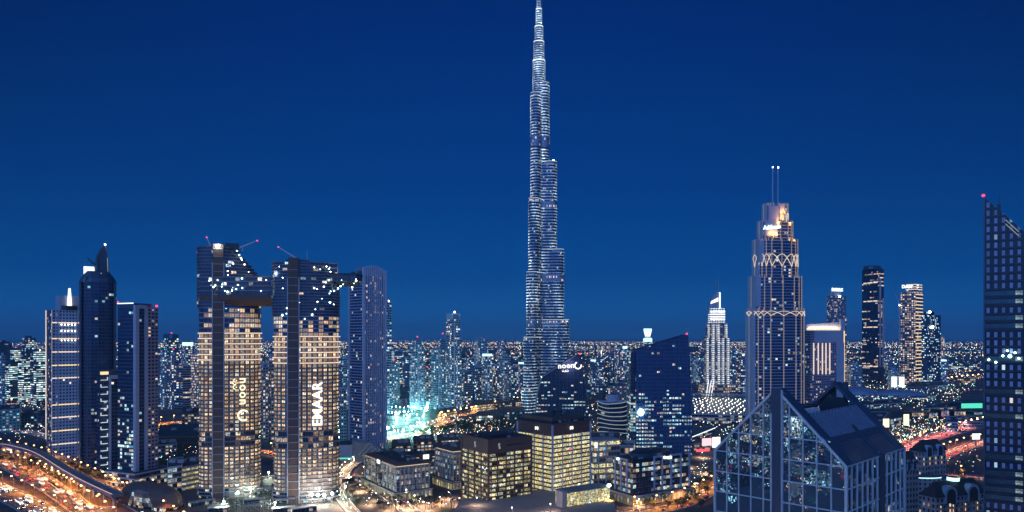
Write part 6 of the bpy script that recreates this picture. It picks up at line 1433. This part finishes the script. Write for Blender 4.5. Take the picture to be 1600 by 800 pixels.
def scatter(q, n):
    """n ground points inside a quadrilateral of picture points"""
    P = [G(*p) for p in q]; o = []
    for _ in range(n):
        u, v = rl.random(), rl.random(); a = [P[0][k] + (P[1][k] - P[0][k]) * u for k in (0, 1)]; b = [P[3][k] + (P[2][k] - P[3][k]) * u for k in (0, 1)]
        o.append((a[0] + (b[0] - a[0]) * v, a[1] + (b[1] - a[1]) * v))
    return o
grove('tree', 'round dark tree in the park behind the brown and yellow office blocks', 'park trees behind the office blocks', scatter([(640, 682), (722, 672), (822, 672), (815, 652)], 72), 1.0, 1.9)
grove('palm', 'palm tree in the forecourt of the stone office', 'palms before the stone office', scatter([(560, 800), (715, 800), (716, 783), (625, 785)], 40), .7, 1.2)
grove('tree', 'small tree in the parking court below the stone office', 'trees below the stone office', scatter([(530, 790), (620, 796), (610, 775), (545, 745)], 30), .6, 1.0)
grove('tree', 'bushy tree round the arcaded podium of the framed office', 'trees round the framed office', scatter([(985, 796), (1100, 796), (1112, 745), (1078, 770)], 46), .7, 1.3)
grove('tree', 'street tree beneath the viaduct', 'trees beneath the viaduct', scatter([(-10, 720), (40, 740), (160, 780), (60, 712)], 40), .7, 1.2)
grove('tree', 'tree between the viaduct and the three left towers', 'trees behind the viaduct', scatter([(80, 716), (180, 766), (250, 764), (130, 745)], 34), .7, 1.2)
grove('tree', 'tree behind the car park left of the curved towers', 'trees behind the car park', scatter([(248, 735), (320, 735), (325, 706), (248, 706)], 34), .7, 1.3)
grove('palm', 'palm tree along the right-hand roads', 'palms along the right roads', scatter([(1420, 760), (1540, 770), (1540, 720), (1480, 735)], 30), .8, 1.3)
grove('tree', 'tree round the arched apartment blocks', 'trees round the arched apartments', scatter([(1400, 800), (1538, 800), (1538, 752), (1420, 760)], 40), .7, 1.2)

# ================================================================== the floodlit fountain plaza
x, y = G(640, 652)
m = MB(); m.prism([G(q, p) for q, p in ((602, 690), (650, 682), (700, 664), (690, 648), (650, 644), (602, 650))], 0.02, .06, 0, 0); struct(m.build('plaza', ['paving']))
m = MB(); m.prism([G(q, p) for q, p in ((602, 646), (690, 640), (700, 628), (640, 622), (602, 628))], 0.02, .06, 0, 0)
facade('water', wall=(.01, .03, .04), glass=(.01, .05, .06), p=0, ww=(0, 1), wh=(0, 1), metal=0, grough=.12); struct(m.build('water', ['water']))
spots = [(612 + i * 6.5, 636 + rl.uniform(-1, 1)) for i in range(9)] + [(650 - i * 1.6, 617 + i * 6.0) for i in range(5)] + [(668 - i * 1.4, 628 + i * 5) for i in range(6)]
spots += [(rl.uniform(606, 664), rl.uniform(645, 664)) for _ in range(22)] + [(rl.uniform(604, 690), rl.uniform(662, 684)) for _ in range(26)]
pr = None
for i, (px, py) in enumerate(spots):
    Yq = GY(py + 5)
    if pr is None:
        pr = thing('plaza_lamp', 'cyan floodlight mast on the brilliantly lit plaza below the centre cluster', 'floodlight', (PX(px, Yq), Yq, 0), 0, 'floodlight masts on the plaza')
        m = MB(); m.beam((0, 0, 0), (0, 0, 6), .3, 0); m.build('mast', ['steel'], pr); m = MB(); m.ball((0, -.5, 6.4), .85, 0); m.build('lamp', ['plaza_glow' if 'plaza_glow' in MATS else 'lamp_cyan'], pr)
        l = bpy.data.lights.new('plaza_lamp', 'POINT'); l.energy = 17000; l.color = (.35, 1, .88); l.shadow_soft_size = 1.5; o = bpy.data.objects.new('plaza_light', l); sc.collection.objects.link(o); o.parent = pr; o.location = (0, -1, 5.5)
    else: copy_thing(pr, (PX(px, Yq), Yq, 0), 0, sc_=rl.uniform(.6, 1.35))
# construction yard in front of the curved towers
yard = [(420, 742), (405, 760), (392, 768), (350, 790), (430, 792), (450, 770), (540, 765), (372, 774)]
pr = None
for px, py in yard:
    Yq = GY(py + 9)
    if pr is None:
        pr = thing('site_light', 'white work light on the building site at the foot of the curved towers', 'floodlight', (PX(px, Yq), Yq, 0), 0, 'work lights at the foot of the curved towers')
        m = MB(); m.beam((0, 0, 0), (0, 0, 8), .2, 0); m.build('mast', ['steel'], pr); m = MB(); m.ball((0, -.3, 8.2), .8, 0); m.build('lamp', ['lamp_cyan'], pr)
        l = bpy.data.lights.new('site_light', 'POINT'); l.energy = 16000; l.color = (.85, 1, .75); l.shadow_soft_size = .8; o = bpy.data.objects.new('site_glow', l); sc.collection.objects.link(o); o.parent = pr; o.location = (0, -.6, 7)
    else: copy_thing(pr, (PX(px, Yq), Yq, 0), 0)
for i, (px, py) in enumerate(((340, 800), (395, 786), (440, 800), (545, 752), (470, 800), (310, 790))):
    X, Y = G(px, py); t_ = thing('site_shed', ['flat site cabin left of the left curved tower base', 'long site cabin between the curved tower bases', 'site cabin at the bottom edge below the gap', 'site cabin right of the right curved tower', 'low site cabin below the right curved tower', 'low cabin by the station road'][i], 'cabin', (X, Y, 0), R(8 + i * 7))
    m = MB(); m.prism(rect(15 + i, 6, -7, -3), 0, 3.6, 0, 1, bay=3, fh=3.6); m.build('walls', ['podium_glass', 'concrete'], t_); m = MB(); m.box(-7.5, 8.5 + i, -3.5, 3.5, 3.62, 3.9, 0); m.build('roof', ['concrete'], t_)
for i, (px, py) in enumerate(((375, 782), (420, 772), (455, 790), (350, 800), (400, 800))):
    X, Y = G(px, py); t_ = thing('scaffold', ['open steel scaffold deck before the left curved tower', 'open steel scaffold deck between the curved towers', 'open steel scaffold deck before the right curved tower', 'scaffold deck at the bottom edge left', 'scaffold deck at the bottom edge in the gap'][i], 'scaffold', (X, Y, 0), R(i * 9))
    m = MB()
    for q in range(7):
        for s in (0, 7, 14): m.beam((-12 + q * 4, s - 6, 0), (-12 + q * 4, s - 6, 6.5), .14, 0, 4)
    for h in (3, 6.4):
        for s in (0, 7, 14): m.beam((-12, s - 6, h), (12, s - 6, h), .14, 0, 4)
        for q in range(7): m.beam((-12 + q * 4, -6, h), (-12 + q * 4, 8, h), .14, 0, 4)
    m.build('frame', ['steel'], t_); m = MB(); m.box(-11, 3, -5.5, 1, 6.55, 6.75, 0); m.build('boards', ['concrete'], t_)

# ================================================================== the city to the horizon (uncountable: one mass of blocks, one of lights)
rc = random.Random(99)
def free(x, y):
    if y < 40: return True
    px = 800 + x * F / y; py = HZ + CAMH * F / y
    if py > 800: return True
    return py < 628 and not (598 < px < 830 and py > 606) and not (1330 < px < 1540 and py > 600)
m = MB(); kinds = ['low_blue', 'low_warm', 'res_c', 'res_b', 'off_band', 'low_teal']
n = 0
while n < 2600:
    rr = 350 * math.exp(rc.uniform(0, 3.4)); an = rc.uniform(0, 2 * math.pi)
    if rr > 1500 and rc.random() < .45: an = rc.uniform(R(45), R(135))
    x, y = rr * math.cos(an), rr * math.sin(an)
    if y > 0 and rr < 1480 and abs(x) < y * .9: continue
    if y > 60 and rr < 1480 and not free(x, y): continue
    if y > 0 and not free(x, y): continue
    if y <= 60 and rr < 170: continue
    if rr > 1500 and noise.noise(Vector((x * .0014, y * .0014, 1))) < rc.uniform(-.5, .25): continue
    a = rc.uniform(14, 44) * (1 + rr / 6000); b = rc.uniform(14, 40) * (1 + rr / 6000); h = rc.choice([8, 9, 12, 14, 18, 24]) * rc.uniform(.7, 1.2)
    if rr > 1700 and rc.random() < .06: h = rc.uniform(35, 80)
    c, s = math.cos(rc.choice([.2, .5, -.3])), 0; s = math.sqrt(1 - c * c)
    P = [(x + u_ * c - v_ * s, y + u_ * s + v_ * c) for u_, v_ in rect(a, b, -a / 2, -b / 2)]
    m.prism(P, 0, h, 6 if rc.random() < .38 else rc.randrange(6), 6, bay=5 * (1 + rr / 5000), fh=4.5 * (1 + rr / 7000), v0=rc.randrange(500), u0=rc.randrange(500)); n += 1
o = m.build('city_blocks', kinds + ['dark_roof']); o['kind'] = 'stuff'; tag(o, 'carpet of low lit city blocks spreading to the horizon', 'city')
m = MB(); cols = ['far_white', 'far_gold', 'far_cyan', 'far_red', 'far_green']
glow('far_white', (1, .93, .8), 5); glow('far_gold', (1, .60, .24), 5); glow('far_cyan', (.55, 1, .97), 5.5); glow('far_red', (1, .15, .15), 2.2); glow('far_green', (.2, 1, .55), 2.2)
n = 0
while n < 10500:
    rr = 420 * math.exp(rc.uniform(0, 3.75)); an = rc.uniform(0, 2 * math.pi)
    if rr > 1400 and rc.random() < .6: an = rc.uniform(R(48), R(132))
    x, y = rr * math.cos(an), rr * math.sin(an)
    cl = noise.noise(Vector((x * .0011, y * .0011, 3))) + .5 * noise.noise(Vector((x * .004, y * .004, 7)))
    if cl < rc.uniform(-.25, .5): continue
    if y > 0 and abs(x) < y * .9 and rr < 900: continue
    r_ = max(.45, rr * .00042) * (.42 + 1.1 * rc.random() ** 3); z = rc.choice([5, 8, 10, 12]) + (rc.uniform(0, 14) if rr > 2500 else 0)
    ci = rc.choices(range(5), (5, 5 if cl > .1 else 2.5, 2.5, .7, .3))[0]
    k = len(m.v); m.v += [(x, y, z + r_), (x + r_, y, z), (x, y + r_, z), (x - r_, y, z), (x, y - r_, z), (x, y, z - r_)]
    for f in ((0, 1, 2), (0, 2, 3), (0, 3, 4), (0, 4, 1), (5, 2, 1), (5, 3, 2), (5, 4, 3), (5, 1, 4)): m.f.append(tuple(k + i for i in f)); m.m.append(ci); m.u += [(0, 0)] * 3
    n += 1
def bulb(x, y, z, r_, ci):
    k = len(m.v); m.v.extend([(x, y, z + r_), (x + r_, y, z), (x, y + r_, z), (x - r_, y, z), (x, y - r_, z), (x, y, z - r_)])
    for f_ in ((0, 1, 2), (0, 2, 3), (0, 3, 4), (0, 4, 1), (5, 2, 1), (5, 3, 2), (5, 4, 3), (5, 1, 4)): m.f.append(tuple(k + q for q in f_)); m.m.append(ci); m.u.extend([(0, 0)] * 3)
# street after street of evenly spaced lamps
for st in range(560):
    rr = 1650 * math.exp(rc.uniform(0, 2.5)); an = rc.uniform(R(50), R(130)); x, y = rr * math.cos(an), rr * math.sin(an); d = rc.choice([.35, .35 + math.pi / 2, -.25, 1.2]) + rc.gauss(0, .06)
    L = rc.uniform(150, 500) * (1 + rr / 2500); stp = 26 * (1 + rr / 2600); ci = rc.choices(range(3), (3, 5, 2.5))[0]; bend = rc.uniform(-.12, .12); r0 = max(.7, rr * .00036) * rc.uniform(.7, 1.2)
    if not free(x, y): continue
    for i in range(int(L / stp)):
        x += math.cos(d) * stp; y += math.sin(d) * stp; d += bend * stp / 100
        if free(x, y): bulb(x, y, 10, r0 * rc.uniform(.7, 1.15), ci)
for _ in range(1500):   # the districts behind the viewpoint, mirrored in the gabled glass building
    bx_, by_ = rc.uniform(-900, -50), rc.uniform(-600, 420)
    if by_ > 0 and abs(bx_) < by_ * .8 + 40: continue
    rr = math.hypot(bx_, by_ - 260); bulb(bx_, by_, rc.uniform(3, 22), .5 + rr * .0026 * rc.uniform(.4, 1.3), rc.choices(range(5), (5, 3, 5, 1.2, .3))[0])
# lit avenues running away through the far city
for (xa, ya, xb, yb, cnt, ci, rad_) in [(-900, 2300, 1500, 2500, 90, 1, 1.3), (-1500, 3300, 2600, 3000, 120, 1, 1.8), (300, 2600, 900, 7000, 90, 0, 2.2), (-2600, 5200, 5000, 6000, 160, 1, 3.0), (1900, 2600, 3500, 5200, 90, 1, 2.2), (-5000, 9500, 9000, 9000, 260, 1, 4.6), (-7000, 14000, 12000, 13000, 260, 1, 6.5), (-16000, 24000, 18000, 22000, 300, 1, 8.5), (-20000, 30000, 2000, 30000, 120, 1, 10), (3000, 17000, 9000, 16500, 120, 0, 6), (700, 1900, 1800, 2700, 60, 3, 1.2), (1050, 1700, 1900, 1500, 50, 3, 1.0)]:
    for i in range(cnt):
        f = (i + rc.uniform(-.3, .3)) / cnt; x, y, z, r_ = xa + (xb - xa) * f, ya + (yb - ya) * f + 60 * math.sin(f * 9), 11, rad_ * rc.uniform(.6, 1.2); k = len(m.v)
        m.v += [(x, y, z + r_), (x + r_, y, z), (x, y + r_, z), (x - r_, y, z), (x, y - r_, z), (x, y, z - r_)]
        for f_ in ((0, 1, 2), (0, 2, 3), (0, 3, 4), (0, 4, 1), (5, 2, 1), (5, 3, 2), (5, 4, 3), (5, 1, 4)): m.f.append(tuple(k + q for q in f_)); m.m.append(ci); m.u += [(0, 0)] * 3
o = m.build('city_lights', cols); o['kind'] = 'stuff'; tag(o, 'thousands of small street and garden lights scattered through the city', 'city lights')
# smaller lights close by (courtyards, yards, car parks)
m = MB()
for q, cnt, w_ in (([(1340, 700), (1420, 690), (1540, 665), (1440, 650)], 420, (5, 4, 4, 2.5, .8)), ([(530, 795), (640, 800), (715, 790), (560, 740)], 60, (5, 2, 1, 0, 0)), ([(990, 795), (1110, 780), (1110, 720), (1080, 740)], 60, (5, 1, 2, 0, 0)), ([(640, 690), (722, 682), (822, 668), (700, 648)], 300, (4, 4, 1, 1.5, 0)), ([(1084, 690), (1180, 690), (1200, 640), (1084, 640)], 200, (5, 1, 3, .6, .3)),
        ([(1340, 640), (1480, 640), (1530, 600), (1340, 604)], 420, (4, 2, 3, 1, 1.5)), ([(246, 730), (325, 735), (325, 672), (246, 672)], 130, (4, 3, 2, 0, .5)), ([(0, 690), (76, 690), (76, 636), (0, 636)], 180, (4, 3, 2, 1.5, 0)), ([(1420, 760), (1540, 740), (1540, 690), (1450, 735)], 60, (4, 3, 1, 1.5, .5)), ([(60, 760), (240, 765), (240, 735), (80, 705)], 40, (3, 3, 2, 0, 0)), ([(830, 700), (990, 700), (990, 630), (830, 640)], 260, (4, 4, 2, 1, 0)), ([(320, 800), (545, 800), (545, 760), (330, 765)], 60, (5, 1, 2, 0, 0))):
    for x, y in scatter(q, cnt):
        r_ = y * .00050 * rl.uniform(.45, 1.2); z = rl.choice([2, 3.5, 4.5, 6]); ci = rl.choices(range(5), w_)[0]; k = len(m.v)
        m.v += [(x, y, z + r_), (x + r_, y, z), (x, y + r_, z), (x - r_, y, z), (x, y - r_, z), (x, y, z - r_)]
        for f in ((0, 1, 2), (0, 2, 3), (0, 3, 4), (0, 4, 1), (5, 2, 1), (5, 3, 2), (5, 4, 3), (5, 1, 4)): m.f.append(tuple(k + i for i in f)); m.m.append(ci); m.u += [(0, 0)] * 3
o = m.build('garden_lights', cols); o['kind'] = 'stuff'; tag(o, 'small lights of courtyards, gardens and yards among the nearer buildings', 'lights')
# ================================================================== haze
HAZE = 5.5e-5
m = MB(); m.box(-45000, 45000, -9000, 45000, -1.0, 880, 0); o = m.build('haze', []); o['kind'] = 'stuff'; tag(o, 'pale evening haze lying over the whole city', 'haze')
hm = bpy.data.materials.new('haze'); hm.use_nodes = True; hm.node_tree.nodes.clear(); ho = hm.node_tree.nodes.new('ShaderNodeOutputMaterial'); pv = hm.node_tree.nodes.new('ShaderNodeVolumePrincipled')
pv.inputs['Color'].default_value = (.30, .72, 1, 1); pv.inputs['Density'].default_value = HAZE; hm.node_tree.links.new(pv.outputs[0], ho.inputs['Volume']); o.data.materials.append(hm)

# ------------------------------------------------------------------ pieces of a part go under that part
SUBS = {'roof_unit': ('roof', 'roof_rim', 'cornice'), 'wall_sign': ('sign_tower', 'stair_tower', 'lintel', 'parapet'), 'wall_emblem': ('parapet',), 'tip_lamp': ('antenna', 'blade'), 'lamp_head': ('post',), 'lamp': ('mast', 'post'),
        'arch_window': ('arched_gable',), 'core_landing': ('lift_core',), 'hoist_rail': ('lift_core',), 'work_lamp': ('crown_floors', 'deck_floors'), 'cornice_light': ('cornice',), 'eave_bars': ('eave_glazing',), 'louvre_ribs': ('louvre_slope',),
        'gable_grid': ('gable_glazing',), 'side_grid': ('side_glazing',), 'pier_edge': ('centre_pier',), 'crown_light': ('sail_top',), 'lattice_arch': ('tier',), 'mast_lamp': ('mast',), 'sign_letters': ('parapet', 'glass_block'), 'sign_logo': ('glass_block',), 'sign_script': ('glass_block',)}
base = lambda o: o.name.split('.')[0]
for t_ in [o for o in sc.objects if o.parent is None and o.type == 'EMPTY']:
    parts = [c for c in t_.children if c.type == 'MESH']
    for c in parts:
        for want in SUBS.get(base(c), ()):
            p = [q for q in parts if base(q) == want and q.location.length == 0 and tuple(q.rotation_euler) == (0, 0, 0)]
            if p: c.parent = p[0]; break
    if base(t_) == 'crane':
        j = [q for q in parts if base(q) == 'jib'][0]
        for c in parts:
            if base(c) == 'beacon': c.parent = j
